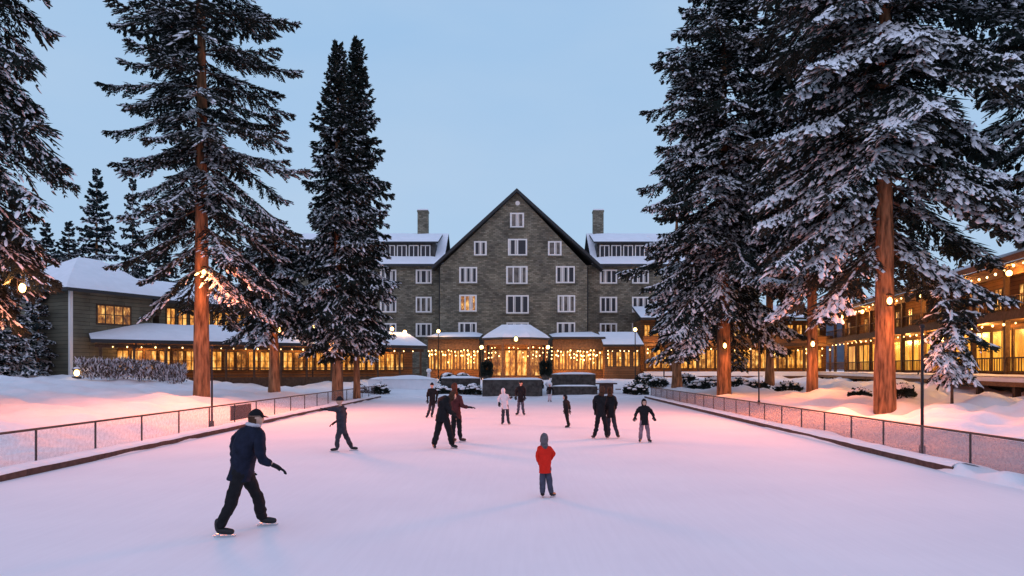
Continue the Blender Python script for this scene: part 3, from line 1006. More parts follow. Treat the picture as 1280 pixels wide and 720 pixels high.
def link(px0, px1, label):
    Y = 80.0
    x0, x1 = GX(px0, Y), GX(px1, Y)
    e = empty('link_building', ((x0 + x1) / 2, Y, PZ), label, 'building')
    zt_ = ZZ(424, Y); zf = ZZ(437, Y); zw = ZZ(463, Y)
    MB().box(x0, x1, Y, Y + 7, zf + .003, zt_).build('fascia', 'fascia_wood', e)
    MB().box(x0, x1, Y, Y + .35, .4, zw).build('low_wall', 'brown_siding', e)
    MB().box(x0 + .05, x1 - .05, Y + .9, Y + 7, .4, zf - .01).build('inner_wall', 'timber', e)
    glazed_front(e, x0, x1, Y + .18, zw + .003, zf - .003, 8, 'lit_window')
    roof_plane(e, [(x0 - .1, Y - .6, zt_ + .22), (x1 + .1, Y - .6, zt_ + .22), (x1 + .1, Y + 7.2, zt_ + .9), (x0 - .1, Y + 7.2, zt_ + .9)], .2, .3)
    return e, x0, x1


eL_, lx0, lx1 = link(535, 599, 'flat-roofed brown link with string lights left of the entrance pavilion')
eR_, rx0, rx1 = link(691, 755, 'flat-roofed brown link with string lights right of the entrance pavilion')
rs = random.Random(12)
for (x0, x1, lab) in ((lx0, lx1, 'icicle light string under the left link fascia'), (rx0, rx1, 'icicle light string under the right link fascia')):
    for row, (zz, yy, dr, ev) in enumerate(((4.45, 79.3, (.3, 1.9), .30), (3.95, 79.1, (.1, .6), .45))):
        p_ = []
        for k in range(9):
            t = k / 8
            p_.append((x0 + (x1 - x0) * t, yy, zz + .12 * math.sin(k * 2.4)))
        string_light(p_, ('upper dense ' if row == 0 else 'lower draped ') + lab, 'string lights on the hotel front', .062, 'bulb', ev, dr, rs)

# entrance pavilion with hipped snow roof
Y = 75.0
pav = empty('entrance_pavilion', (0, Y, PZ), 'octagonal entrance pavilion with low snowy hip roof before the gable', 'building')
cx, cyv, hr = 0.0, Y + 3.9, GX(690, Y)
zE, zA = ZZ(421.5, Y), ZZ(407.5, Y + 3)
ring = [(cx + hr * 1.06 * math.cos(R(22.5 + 45 * k)), cyv + hr * 1.06 * math.sin(R(22.5 + 45 * k))) for k in range(8)]
mb = MB(); sn = MB()
for k in range(8):
    a, b_ = ring[k], ring[(k + 1) % 8]
    ti = .42
    ai = (cx + (a[0] - cx) * ti, cyv + (a[1] - cyv) * ti); bi = (cx + (b_[0] - cx) * ti, cyv + (b_[1] - cyv) * ti)
    poly = [(a[0], a[1], zE), (b_[0], b_[1], zE), (bi[0], bi[1], zA), (ai[0], ai[1], zA)]
    mb.prism([Vector(q) for q in poly], (0, 0, -.18))
    add_mb(sn, snow_slab(poly, .12, .5, True))
mb.quad(*[(cx + (q[0] - cx) * .42, cyv + (q[1] - cyv) * .42, zA) for q in ring])
ms = MB()
rf = mb.build('roof', 'roof_edge', pav)
sn.ball((cx, cyv, zA + .02), .42 * hr * 1.05, 16, 6, (1, 1, .09))
sn.build('roof_snow', 'snow', rf, smooth=True, fixn=False)
# fascia beam ring, columns, inner drum with doors
mb = MB()
for k in range(8):
    a, b_ = ring[k], ring[(k + 1) % 8]
    A = Vector((cx + (a[0] - cx) * .94, cyv + (a[1] - cyv) * .94, zE - .75)); B = Vector((cx + (b_[0] - cx) * .94, cyv + (b_[1] - cyv) * .94, zE - .75))
    nn = Vector((-(A.x - cx), -(A.y - cyv), 0)).normalized()
    mb.obox(A, B - A, nn * .22, Vector((0, 0, .56)))
mb.build('fascia', 'timber', pav)
for k in range(8):
    a = ring[k]
    x, y = cx + (a[0] - cx) * .90, cyv + (a[1] - cyv) * .90
    cc_ = MB().tube([(x, y, .5), (x, y, zE - .74)], .17, 10)
    cc_.box(x - .24, x + .24, y - .24, y + .24, .5, 1.9)
    cc_.build('column', 'timber', pav)
MB().box(-2.9, 2.9, cyv - .4, cyv + 4, .5, zE - .2).build('inner_wall', 'timber', pav)
for (x0, w_, mt) in ((-2.7, 1.3, 'lit_dim'), (-1.25, 1.2, 'lit_window'), (.05, 1.2, 'lit_window'), (1.4, 1.3, 'lit_dim')):
    f = window(pav, (x0, cyv - .46, 1.5), X_, w_, 2.9, Y_, 2, 2, mt, 'dark_timber', .1)
MB().box(-1.6, 1.6, Y - 1.2, Y + .6, .6, 1.35).build('steps', 'dark_stone', pav)
p_ = [(-4.0 + k, Y + .1 + (.9 if abs(k - 4) > 2 else 0), 4.75 - .12 * (k % 2)) for k in range(9)]
string_light(p_, 'icicle light string along the front eave of the entrance pavilion', 'string lights on the hotel front', .05, 'bulb', .4, (.3, 1.6), rs)

# short low wing to the right of the right link and its snow roof
Y = 78.5
rw = empty('low_annex', (GX(776, Y), Y, PZ), 'low timber annex with small blue snow roof right of the link', 'building')
x0, x1 = GX(755.5, Y), GX(800, Y)
MB().box(x0, x1, Y, Y + 6, .4, ZZ(433, Y)).build('wall', 'brown_siding', rw)
roof_plane(rw, [(x0 - .2, Y - .8, ZZ(431, Y)), (x1 + .3, Y - .8, ZZ(431, Y)), (x1 + .3, Y + 4, ZZ(415, Y + 4)), (x0 - .2, Y + 4, ZZ(415, Y + 4))], .2, .25)
for k in range(4):
    window(rw, (x0 + .3 + k * .92, Y, 2.5), X_, .7, 1.7, Y_, 2, 2, 'lit_window', 'dark_timber', .09)

# ------------------------------------------------------------------ left two-storey building and its long porch
A = Vector((GX(88, 55), 55, 0)); B = Vector((GX(191, 61.5), 61.5, 0))
C_ = Vector((GX(204, 62.5), 62.5, 0)); D_ = Vector((GX(345, 73), 73, 0))
lb = empty('lodge', (A.x, A.y, 1.5), 'two-storey green-brown timber lodge with snowy hip roof at left', 'building')
ez = 8.45


def wall_seg(parent, P, Q, z0, z1, thick, material, name='wall'):
    d = (Q - P); u = d.normalized(); n_ = Vector((-u.y, u.x, 0))
    MB().obox(P + Z_ * z0, d, n_ * thick, Z_ * (z1 - z0)).build(name, material, parent)
    return u, n_


u1 = (B - A).normalized(); n1_ = Vector((-u1.y, u1.x, 0))
wall_seg(lb, A, B, .8, ez, 9, 'green_siding')
u2 = (D_ - C_).normalized(); n2_ = Vector((-u2.y, u2.x, 0))
wall_seg(lb, C_ + n2_ * .6, D_ + n2_ * .6, .8, ez - .05, 7, 'green_siding')
# end wall facing the camera is the first box's short side; white corner boards
MB().obox(A - n1_ * -.0 + Z_ * .8 - u1 * .06 - n1_ * .06, u1 * .22, n1_ * .22, Z_ * (ez - .9)).build('corner_board', 'white_paint', lb)
# main roof: hip over the first block, ridge running back along the second
AB = (B - A).length
o_ = .9
P0 = A - u1 * o_ - n1_ * o_ + Z_ * ez; P1 = B + u1 * o_ - n1_ * o_ + Z_ * ez
P2 = B + u1 * o_ + n1_ * (9 + o_) + Z_ * ez; P3 = A - u1 * o_ + n1_ * (9 + o_) + Z_ * ez
Rz = ez + 3.0
R0 = A + u1 * 3.6 + n1_ * 4.5 + Z_ * Rz; R1 = B - u1 * 1.5 + n1_ * 4.5 + Z_ * Rz
mb = MB(); sn = MB()
for poly in ([P0, P1, R1, R0], [P3, P0, R0, R0 + u1 * .02], [P1, P2, R1 + n1_ * .02, R1], [P2, P3, R0, R1]):
    mb.prism(poly, (0, 0, -.25))
    add_mb(sn, snow_slab(poly, .22, .7, True))
rf = mb.build('roof', 'roof_edge', lb)
sn.build('roof_snow', 'snow', rf, smooth=True, fixn=False)
Q0 = C_ - n2_ * .3 + Z_ * (ez - .15) - u2 * 1; Q1 = D_ - n2_ * .3 + Z_ * (ez - .15) + u2 * 2
roof_plane(lb, [Q0, Q1, Q1 + n2_ * 4.2 + Z_ * 2.1, Q0 + n2_ * 4.2 + Z_ * 2.1], .25, .3)
roof_plane(lb, [Q0 + n2_ * 4.22 + Z_ * 2.1, Q1 + n2_ * 4.22 + Z_ * 2.1, Q1 + n2_ * 8.4, Q0 + n2_ * 8.4], .25, .3)


def pix_on(P, u, px):
    """distance along P + s*u that projects to picture column px"""
    k = (px - CX) / F
    return (k * P.y - P.x) / (u.x - k * u.y)


s0, s1 = pix_on(A, u1, 120), pix_on(A, u1, 164)
window(lb, A + u1 * s0 + Z_ * 5.85, u1, s1 - s0, 1.65, n1_, 4, 2, 'lit_dim', 'dark_timber', .13)
Cw = C_ + n2_ * .6
for k in range(9):
    q0, q1 = 207 + k * 14.6, 207 + k * 14.6 + 12.5
    s0, s1 = pix_on(Cw, u2, q0), pix_on(Cw, u2, q1)
    window(lb, Cw + u2 * s0 + Z_ * 6.0, u2, s1 - s0, 1.75, n2_, 2, 2, 'lit_window', 'dark_timber', .11)

# long porch
PA = Vector((-32.6, 55.2, 0)); PB = Vector((GX(534, 72.3), 72.3, 0))
uP = (PB - PA).normalized(); nP = Vector((-uP.y, uP.x, 0)); LP_ = (PB - PA).length
po = empty('long_porch', (PA.x, PA.y, 1.5), 'long low porch with snowy roof and lit windows running to the entrance', 'building')
pe = 4.62
roof_plane(po, [PA + Z_ * pe, PB + Z_ * pe, PB + nP * 4.6 + Z_ * (pe + 1.55), PA + nP * 4.6 + Z_ * (pe + 1.55)], .28, .32, name='roof')
MB().obox(PA + nP * 2.6 + Z_ * .8 + uP * .5, uP * (LP_ - .8), nP * .3, Z_ * (pe - .5)).build('back_wall', 'brown_siding', po)
MB().obox(PA + nP * .5 + Z_ * .6 + uP * .5, uP * (LP_ - .8), nP * 2.0, Z_ * .98).build('porch_floor', 'dark_timber', po)
MB().obox(PA + nP * .35 + Z_ * (pe - .62) + uP * .3, uP * (LP_ - .5), nP * .16, Z_ * .30).build('beam', 'dark_timber', po)
npst = 13
post0 = None
for k in range(npst):
    s = .6 + (LP_ - 1.2) * k / (npst - 1)
    if post0 is None:
        q = PA + uP * s + nP * .38
        post0 = MB().obox(q + Z_ * 1.3, uP * .18, nP * .1, Z_ * (pe - 1.92)).build('post', 'dark_timber', po); s_first = s
    else:
        c = post0.copy(); COL.objects.link(c); c.location = uP * (s - s_first)
rail = MB()
rail.obox(PA + nP * .43 + Z_ * 2.35 + uP * 8, uP * (LP_ - 8.5), nP * .05, Z_ * .1)
rail.obox(PA + nP * .43 + Z_ * 1.75 + uP * 8, uP * (LP_ - 8.5), nP * .05, Z_ * .08)
rail.build('railing', 'dark_timber', po)
nw = 26
for k in range(nw):
    s = 1.0 + (LP_ - 2.2) * k / nw
    window(po, PA + uP * s + nP * 2.6 + Z_ * 2.15, uP, (LP_ - 2.2) / nw - .12, 1.75, nP, 2, 2, 'lit_window' if k % 5 else 'lit_dim', 'dark_timber', .09)
for sec in range(3):
    p_ = []
    for k in range(10):
        s = 1 + (LP_ - 2) * (sec + k / 9) / 3
        p_.append(PA + uP * s + nP * .2 + Z_ * (pe - .45 - .1 * (k % 2)))
    string_light(p_, ('string of warm bulbs under the porch eave, ' + ('section nearest the left lodge', 'middle section behind the orange trunk', 'section ending at the left link')[sec]), 'string lights on the hotel front', .05, 'bulb', 1.1)

# ------------------------------------------------------------------ right lodge (two open galleries)
def LX(y): return 28.2 + .18 * (y - 40)


ul = Vector((.18, 1, 0)).normalized(); nl = Vector((ul.y, -ul.x, 0))      # nl points away from the rink
S0 = Vector((LX(20), 20, 0)); S1 = Vector((LX(84), 84, 0)); LL = (S1 - S0).length
rl = empty('gallery_lodge', (S0.x, S0.y, 1), 'long two-storey timber gallery lodge glowing yellow along the right side', 'building')
dk = 1.95
MB().obox(S0 - nl * 1.6 + Z_ * (dk - .55), ul * LL, nl * 9, Z_ * .5).build('deck', 'timber', rl)
sd = MB()
sdk = snow_slab([S0 - nl * 1.75 + Z_ * (dk - .03), S1 - nl * 1.75 + Z_ * (dk - .03), S1 - nl * .25 + Z_ * (dk - .03), S0 - nl * .25 + Z_ * (dk - .03)], .12, .5)
sdk.obox(S0 - nl * 1.66 + Z_ * (dk - .3), ul * LL, nl * .05, Z_ * .26)
sdk.build('deck_snow', 'snow', rl, smooth=True, fixn=False)
MB().obox(S0 + nl * .6 + Z_ * -.2, ul * LL, nl * 6, Z_ * (dk - .4)).build('base_wall', 'roof_edge', rl)
first = None
for k in range(15):
    s = 1 + k * 4.3
    if first is None:
        first = MB().obox(S0 + ul * s - nl * 1.4, ul * .3, nl * .3, Z_ * (dk - .56)).build('pier', 'dark_timber', rl)
    else:
        c = first.copy(); COL.objects.link(c); c.location = ul * (s - 1)
# gallery posts, slab, roof
first = None
for k in range(15):
    s = .9 + k * 4.3
    if first is None:
        first = MB().obox(S0 + ul * s + nl * .0 + Z_ * dk, ul * .26, nl * .26, Z_ * (8.3 - dk)).build('post', 'dark_timber', rl)
    else:
        c = first.copy(); COL.objects.link(c); c.location = ul * (s - .9)
MB().obox(S0 - nl * .25 + Z_ * 5.2, ul * LL, nl * 8, Z_ * .38).build('upper_floor', 'timber', rl)
MB().obox(S0 - nl * .30 + Z_ * 5.15, ul * LL, nl * .045, Z_ * .5).build('floor_beam', 'dark_timber', rl)
roof_plane(rl, [S0 - nl * 1.1 + Z_ * 8.55, S1 - nl * 1.1 + Z_ * 8.55, S1 + nl * 6 + Z_ * 10.6, S0 + nl * 6 + Z_ * 10.6], .3, .22)
MB().obox(S0 - nl * 1.15 + Z_ * 8.22, ul * LL, nl * .05, Z_ * .32).build('fascia', 'timber', rl)
MB().obox(S0 + nl * .0 + Z_ * 7.75, ul * LL, nl * .2, Z_ * .5).build('roof_beam', 'timber', rl)
MB().obox(S0 - nl * 1.0 + Z_ * 8.12, ul * LL, nl * 5, Z_ * .09).build('soffit', 'timber', rl)
# walls
MB().obox(S0 + nl * 2.4 + Z_ * dk, ul * LL, nl * .3, Z_ * (5.19 - dk)).build('lower_wall', 'brown_siding', rl)
MB().obox(S0 + nl * 1.8 + Z_ * 5.59, ul * LL, nl * .3, Z_ * (8.11 - 5.59)).build('upper_wall', 'brown_siding', rl)
nb = 22
for k in range(nb):
    s = .6 + k * (LL - 1) / nb
    window(rl, S0 + ul * s + nl * 2.4 + Z_ * (dk + .15), ul, (LL - 1) / nb - .18, 2.85, nl, 2, 1, 'lit_glass', 'dark_timber', .12)
for k in range(20):
    s = 1.5 + k * (LL - 2) / 20
    window(rl, S0 + ul * s + nl * 1.8 + Z_ * 6.05, ul, 1.1, 1.5, nl, 2, 2, 'lit_dim', 'dark_timber', .1)


def railing(zf, hgt, name):
    mb = MB()
    mb.obox(S0 + nl * .08 + Z_ * (zf + hgt), ul * LL, nl * .09, Z_ * .08)
    mb.obox(S0 + nl * .10 + Z_ * (zf + .15), ul * LL, nl * .05, Z_ * .06)
    n = int(LL / .32)
    for k in range(n):
        mb.obox(S0 + ul * (k * .32) + nl * .11 + Z_ * (zf + .21), ul * .04, nl * .04, Z_ * (hgt - .21))
    mb.build(name, 'dark_timber', rl)


railing(dk, 1.0, 'railing')
railing(5.58, .95, 'railing')

# frontal wing that joins the gallery lodge to the hotel
Y = 84.0
fw_ = empty('timber_wing', (GX(930, Y), Y, 1), 'brown two-storey timber wing between the hotel and right gallery', 'building')
x0, x1 = GX(801, Y), S1.x + .2
MB().box(x0, x1, Y + .3, Y + 8, .4, 8.0).build('wall', 'brown_siding', fw_)
roof_plane(fw_, [(x0 - .2, Y - 1.2, 8.2), (x1, Y - 1.2, 8.2), (x1, Y + 5, 10), (x0 - .2, Y + 5, 10)], .25, .3)
MB().box(x0, x1, Y - 1.6, Y + .2, 4.95, 5.25).build('balcony_floor', 'dark_timber', fw_)
MB().box(x0, x1, Y - 1.5, Y - 1.4, 5.26, 6.1).build('balcony_front', 'brown_siding', fw_)
MB().box(x0, x1, Y - 1.6, Y + .2, .6, 1.9).build('deck', 'timber', fw_)
MB().box(x0, x1, Y - 2.0, Y - 1.61, 1.5, 2.0).build('deck_snow', 'snow', fw_)
nn = 20
for k in range(nn):
    xx = x0 + .4 + (x1 - x0 - .8) * k / nn
    window(fw_, (xx, Y + .3, 2.3), X_, .95, 2.3, Y_, 2, 2, 'lit_window' if k % 3 else 'lit_dim', 'dark_timber', .09)
    window(fw_, (xx, Y + .3, 6.0), X_, .75, 1.5, Y_, 2, 2, 'lit_window' if k % 4 in (0, 1) else 'lit_dim', 'dark_timber', .09)
first = None
for k in range(8):
    xx = x0 + .2 + (x1 - x0 - .6) * k / 7
    MB().box(xx, xx + .2, Y - 1.55, Y - 1.35, 1.91, 4.94).build('post', 'dark_timber', fw_)

# string lights on the right side
yr = [30, 38, 46, 54, 62, 70, 78]
for i, (a, b_) in enumerate(zip(yr, yr[1:])):
    p_ = []
    for k in range(9):
        y = a + (b_ - a) * k / 8
        p_.append(Vector((LX(y), y, 0)) - nl * 1.2 + Z_ * (8.05 - .35 * math.sin(math.pi * k / 8)))
    string_light(p_, 'warm bulb string swagged under the gallery roof, bay %s' % ('nearest the photo edge', 'right of the young tree', 'behind the young tree', 'behind the biggest trunk', 'left of the biggest trunk', 'deepest by the timber wing')[i], 'string lights on the right gallery', .055, 'bulb', 1.0)
for i, (a, b_) in enumerate(((30, 46), (46, 62), (62, 80))):
    p_ = [Vector((LX(a + (b_ - a) * k / 12), a + (b_ - a) * k / 12, 0)) - nl * .4 + Z_ * (5.02 - .12 * (k % 2)) for k in range(13)]
    string_light(p_, 'bulb string along the gallery floor beam, ' + ('section by the photo edge', 'section behind the biggest trunk', 'deepest section')[i], 'string lights on the right gallery', .05, 'bulb', .9)
p_ = [(x0 + (x1 - x0) * k / 12, Y - 1.7, 4.7 + .15 * math.sin(k * 1.9)) for k in range(13)]
string_light(p_, 'icicle light string below the balcony of the timber wing', 'string lights on the hotel front', .06, 'bulb', .7, (.4, 1.4), rs)
p_ = [(GX(757, 77.4) + k * .45, 77.3, 4.35 + .1 * (k % 2)) for k in range(9)]
string_light(p_, 'icicle light string on the small annex right of the link', 'string lights on the hotel front', .055, 'bulb', .4, (.4, 1.5), rs)

# ------------------------------------------------------------------ lamps
LAMPS = []


def point(loc, power, color=(1, .52, .2), r=.12):
    l = bpy.data.lights.new('lamp_light', 'POINT')
    l.energy = power; l.color = color; l.shadow_soft_size = r
    o = bpy.data.objects.new('lamp_light', l)
    COL.objects.link(o); o.location = loc
    return o


def post_lamp(px, py, Y, label, power=90):
    q = W(px, py, Y)
    zg = tz(q.x, q.y)
    e = empty('street_lamp', (q.x, q.y, zg), label, 'street lamp', 'globe lamps before the hotel')
    MB().tube([(q.x, q.y, zg - .2), (q.x, q.y, q.z - .28)], [.07, .045], 8).build('post', 'black_metal', e)
    MB().tube([(q.x, q.y, q.z - .30), (q.x, q.y, q.z - .2)], [.06, .16], 10).build('collar', 'black_metal', e)
    MB().ball(q, .19, 12, 8).build('globe', 'bulb_hot', e, smooth=True)
    MB().tube([(q.x, q.y, q.z + .2), (q.x, q.y, q.z + .36)], [.17, .03], 10).build('cap', 'black_metal', e)
    point((q.x, q.y - .5, q.z), power)


for (px, py, Y, lab) in ((490, 411, 74, 'globe lamp before the hotel wing, left one of a close pair'), (506, 415, 75, 'globe lamp before the hotel wing, right one of a close pair'),
                         (548, 414, 79, 'globe lamp at the left gable corner above the link roof'), (391, 408, 66, 'globe lamp left of the twin spruces above the porch roof'),
                         (794, 412, 74, 'globe lamp left of the dense right fir above the annex roof'), (830, 413, 70, 'globe lamp glowing in the lower boughs of the dense right fir'),
                         (602, 434, 74.2, 'globe lamp at the left pavilion corner'), (685, 434, 74.2, 'globe lamp at the right pavilion corner')):
    post_lamp(px, py, Y, lab)


def spot(loc, target, power, color=(1, .22, .08), ang=165, r=3.2):
    l = bpy.data.lights.new('lamp_or_fill_spot', 'SPOT')
    l.energy = power; l.color = color; l.shadow_soft_size = r; l.spot_size = R(ang); l.spot_blend = 1.0
    o = bpy.data.objects.new('lamp_or_fill_spot', l)
    COL.objects.link(o); o.location = loc
    o.rotation_euler = (Vector(target) - Vector(loc)).to_track_quat('-Z', 'Y').to_euler()
    return o


def lantern(q, label, group, power, r=.17, dirv=(0, -1, 0), color=(1, .30, .09), beam=None):
    e = empty('lantern', q, label, 'lantern', group)
    q = Vector(q)
    mb = MB(); mb.tube([q + Z_ * .26, q + Z_ * .36], [.19, .05], 8); mb.tube([q - Z_ * .26, q - Z_ * .2], [.1, .16], 8)
    for k in range(4):
        an = R(45 + 90 * k); d = Vector((math.cos(an) * .16, math.sin(an) * .16, 0))
        mb.tube([q + d - Z_ * .2, q + d + Z_ * .26], .012, 4)
    back = -Vector(dirv) * .32
    mb.tube([q + Z_ * .33, q + Z_ * .4 + back * .5, q + Z_ * .33 + back], .018, 5)
    mb.build('cage', 'black_metal', e)
    MB().ball(q, r * .8, 10, 7, (.85, .85, 1.3)).build('globe', 'bulb_hot', e, smooth=True)
    if power > 400:
        b_ = q + Vector(dirv) * .75 + Z_ * .15
        spot(b_, b_ + Vector((0, .12, -1)), power, color, 105, .15)
        point(q + Vector(dirv) * .5, power * .12, color)
    else:
        point(q + Vector(dirv) * .6 + Z_ * .1, power, color)
    if beam: spot(q + Vector(dirv) * .3, beam[0], beam[1])  # added pink fill spot, far larger than the globe, for rink and lawn
    return e


# lanterns strapped to the tree trunks: these light the trunks; added wide spots light rink and lawn
lantern(W(255, 341, 39.3), 'lantern on the broad left trunk just under its lowest boughs', 'trunk lanterns', 750, beam=((3, 25, 0), 22500))
lantern(W(28, 360, 27), 'lantern glowing among the drooping boughs at the far left', 'trunk lanterns', 350, beam=((-17, 37, .4), 2000))
lantern(W(349, 412, 49.3), 'lantern on the thin trunk behind the broad left fir', 'trunk lanterns', 420)
lantern(W(419, 432, 49.4), 'lantern low on the trunk of the twin spruces', 'trunk lanterns', 450, beam=((0, 34, 0), 700))
lantern(W(1112, 376, 34.2), 'lantern on the thickest right trunk', 'trunk lanterns', 650, beam=((-2, 23, 0), 21500))
lantern(W(1016, 430, 46.4), 'lantern on the slim right trunk left of the thickest one', 'trunk lanterns', 500, beam=((2, 24, 0), 4000))
lantern(W(906, 432, 49.2), 'lantern on the trunk of the dense right fir', 'trunk lanterns', 500, beam=((0, 34, 0), 700))
lantern(W(645, 424, 74.2), 'big lantern hanging at the peak of the entrance pavilion', 'lanterns of the hotel front', 500, .26)
# gallery ceiling lamps
for i, y in enumerate((34, 40.5, 47, 54, 61, 68, 75)):
    q = Vector((LX(y), y, 0)) - nl * .5 + Z_ * 7.75
    e = empty('ceiling_lamp', q, 'round lamp under the gallery soffit, %s' % ('outermost toward the photo edge', 'just inside the photo edge', 'above the young tree', 'right of the biggest trunk', 'behind the biggest trunk', 'left of the biggest trunk', 'deepest toward the hotel')[i], 'ceiling lamp', 'ceiling lamps of the gallery')
    MB().tube([q + Z_ * .36, q + Z_ * .12], .02, 6).build('stem', 'black_metal', e)
    MB().ball(q, .16, 10, 7).build('globe', 'bulb_hot', e, smooth=True)
    point(q - Z_ * .3, 210, (1, .42, .10))
    point(Vector((LX(y), y, 0)) + nl * 1.0 + Z_ * 4.8, 420, (1, .45, .11))
# unseen point lights before the links and timber wing, and inside pavilion and porch
for x in (-7.5, -5.2, 5.2, 7.5):
    point((x, 78.9, 3.2), 200, (1, .38, .08), .3)
for x in (-1.2, 1.2):
    point((x, 76.5, 3.4), 240, (1, .38, .08), .3)
for k in range(6):
    q = PA + uP * (4 + k * 4.4) + nP * 1.6 + Z_ * 4.0
    point(q, 130, (1, .45, .12), .2)
for k in range(4):
    point((GX(815, 82) + k * 6.5, 81.8, 4.6), 220, (1, .42, .1), .3)

# ------------------------------------------------------------------ far rink end: stone terrace, walls, shrubs, planters


def snow_block(name, x0, x1, y0, y1, z0, z1, material, label, cat, snow=.14, group=None):
    e = empty(name, ((x0 + x1) / 2, (y0 + y1) / 2, z0), label, cat, group)
    MB().box(x0, x1, y0, y1, z0, z1).build('wall', material, e)
    s = snow_slab([(x0 - .05, y0 - .05, z1), (x1 + .05, y0 - .05, z1), (x1 + .05, y1 + .05, z1), (x0 - .05, y1 + .05, z1)], snow, .35)
    s.build('snow_cap', 'snow', e, smooth=True, fixn=False)
    return e


snow_block('stone_wall', GX(603, 58.4), GX(678, 58.4), 58.4, 62, -.1, ZZ(475, 58.4), 'dark_stone', 'dark stone terrace wall at the far end of the ice', 'wall')
snow_block('stone_bench', GX(690, 60), GX(746, 60), 59.6, 60.3, -.1, ZZ(483, 60), 'dark_stone', 'long low stone step right of the terrace wall, lower of two', 'step')
snow_block('stone_bench', GX(690, 63), GX(744, 63), 62.6, 63.6, 0, ZZ(468, 63), 'dark_stone', 'long snow-topped stone ledge right of the terrace wall, upper of two', 'step', .2)
snow_block('stone_bench', GX(552, 62), GX(600, 62), 61.6, 62.6, 0, ZZ(473, 62), 'dark_stone', 'long snow-topped stone ledge left of the terrace wall', 'step', .2)
snow_block('snow_bank_wall', GX(462, 64), GX(545, 64), 63.5, 65, .2, ZZ(474.5, 64), 'snow', 'low wall wholly buried in white snow before the porch end', 'wall', .35)


def shrub(x, y, w, h, label, group, seed, snow=.6, name='shrub', fol='foliage'):
    rg = np.random.default_rng(seed)
    zg = tz(x, y)
    e = empty(name, (x, y, zg), label, 'shrub', group)
    n = 420
    d = rg.normal(size=(n, 3)); d = _norm(d); d[:, 2] = np.abs(d[:, 2])
    r = rg.uniform(.35, 1, n)[:, None] ** .5
    P = d * r * np.array([w, w * .7, h])
    P += .12 * np.array([[noise.noise(Vector(q) * 2.2), noise.noise(Vector(q) * 2.2 + Vector((9, 0, 0))), 0] for q in P])
    T = _norm(d + rg.normal(0, .5, (n, 3)))
    S = _norm(np.cross(T, rg.normal(size=(n, 3))))
    ll = rg.uniform(.14, .3, n)[:, None]; ww = rg.uniform(.04, .09, n)[:, None]
    q1 = np.stack([P, P + T * ll * .5 + S * ww, P + T * ll, P + T * ll * .5 - S * ww], 1)
    N2 = np.cross(T, S)
    q2 = np.stack([P, P + T * ll * .5 + N2 * ww, P + T * ll, P + T * ll * .5 - N2 * ww], 1)
    q = np.concatenate([q1, q2]).reshape(-1, 3)
    np_mesh('leaves', q, np.arange(len(q)).reshape(-1, 4), fol, e)
    mb = MB()
    rr = random.Random(seed)
    for k in range(7):
        an = rr.uniform(0, 6.28)
        mb.tube([(0, 0, -.1), (w * .3 * math.cos(an), w * .2 * math.sin(an), h * .4), (w * .6 * math.cos(an), w * .45 * math.sin(an), h * .8)], [.03, .02, .008], 4)
    ORG[e.name] = Vector((0, 0, 0))
    mb.build('stems', 'limb', e)
    if snow:
        sn = MB()
        for k in range(int(16 * snow * (1 + w))):
            an = rr.uniform(0, 6.28); q_ = rr.uniform(0, .85)
            sn.ball((w * q_ * math.cos(an), w * .7 * q_ * math.sin(an), h * math.sqrt(max(.05, 1 - q_ * q_)) + .04), rr.uniform(.1, .22), 7, 4, (1.3, 1.1, .5))
        sn.build('snow', 'tree_snow', e, smooth=True, fixn=False)
    ORG[e.name] = Vector((x, y, zg))
    return e


spots = [(452, 61, .7, .7), (474, 60.5, .8, .75), (553, 60.3, .8, .6), (575, 60.6, .8, .65), (592, 60.2, .6, .8), (788, 60, .55, .8), (801, 59.6, .6, .75),
         (806, 66, 1.0, .9), (824, 65, .9, .8), (858, 64, 1.1, .9), (874, 63, 1.0, .8), (893, 62, 1.1, .9), (921, 58, 1.0, .7), (945, 56, 1.0, .6), (985, 52, 1.0, .65),
         (700, 66, .8, .8), (728, 66, .8, .7), (672, 64, .5, .7), (618, 64, .5, .7), (560, 67, .8, .9), (578, 68, .7, .8), (1075, 44, .7, .45), (1130, 37, .55, .5)]
names_ = ['beside the left fence end', 'at the left rink corner', 'left of the terrace, outermost', 'left of the terrace, middle', 'hugging the terrace left end', 'at the right rink corner, left one', 'at the right rink corner, right one',
          'under the annex lights', 'under the dense right fir, leftmost', 'right of the short fir trunk', 'between the two right trunks near lights', 'just left of the dense fir trunk', 'just right of the dense fir trunk', 'below the timber wing deck, left', 'below the timber wing deck, right',
          'behind the right stone ledge, left', 'behind the right stone ledge, right', 'at the right end of the terrace', 'at the left end of the terrace', 'before the left link, left', 'before the left link, right', 'left of the thickest trunk by the deck', 'right of the thickest trunk by the deck']
for i, ((px, d, w_, h_), nm) in enumerate(zip(spots, names_)):
    shrub(GX(px, d), d, w_, h_, 'dark snow-dusted shrub ' + nm, 'snow-dusted shrubs', 200 + i, 1.1)

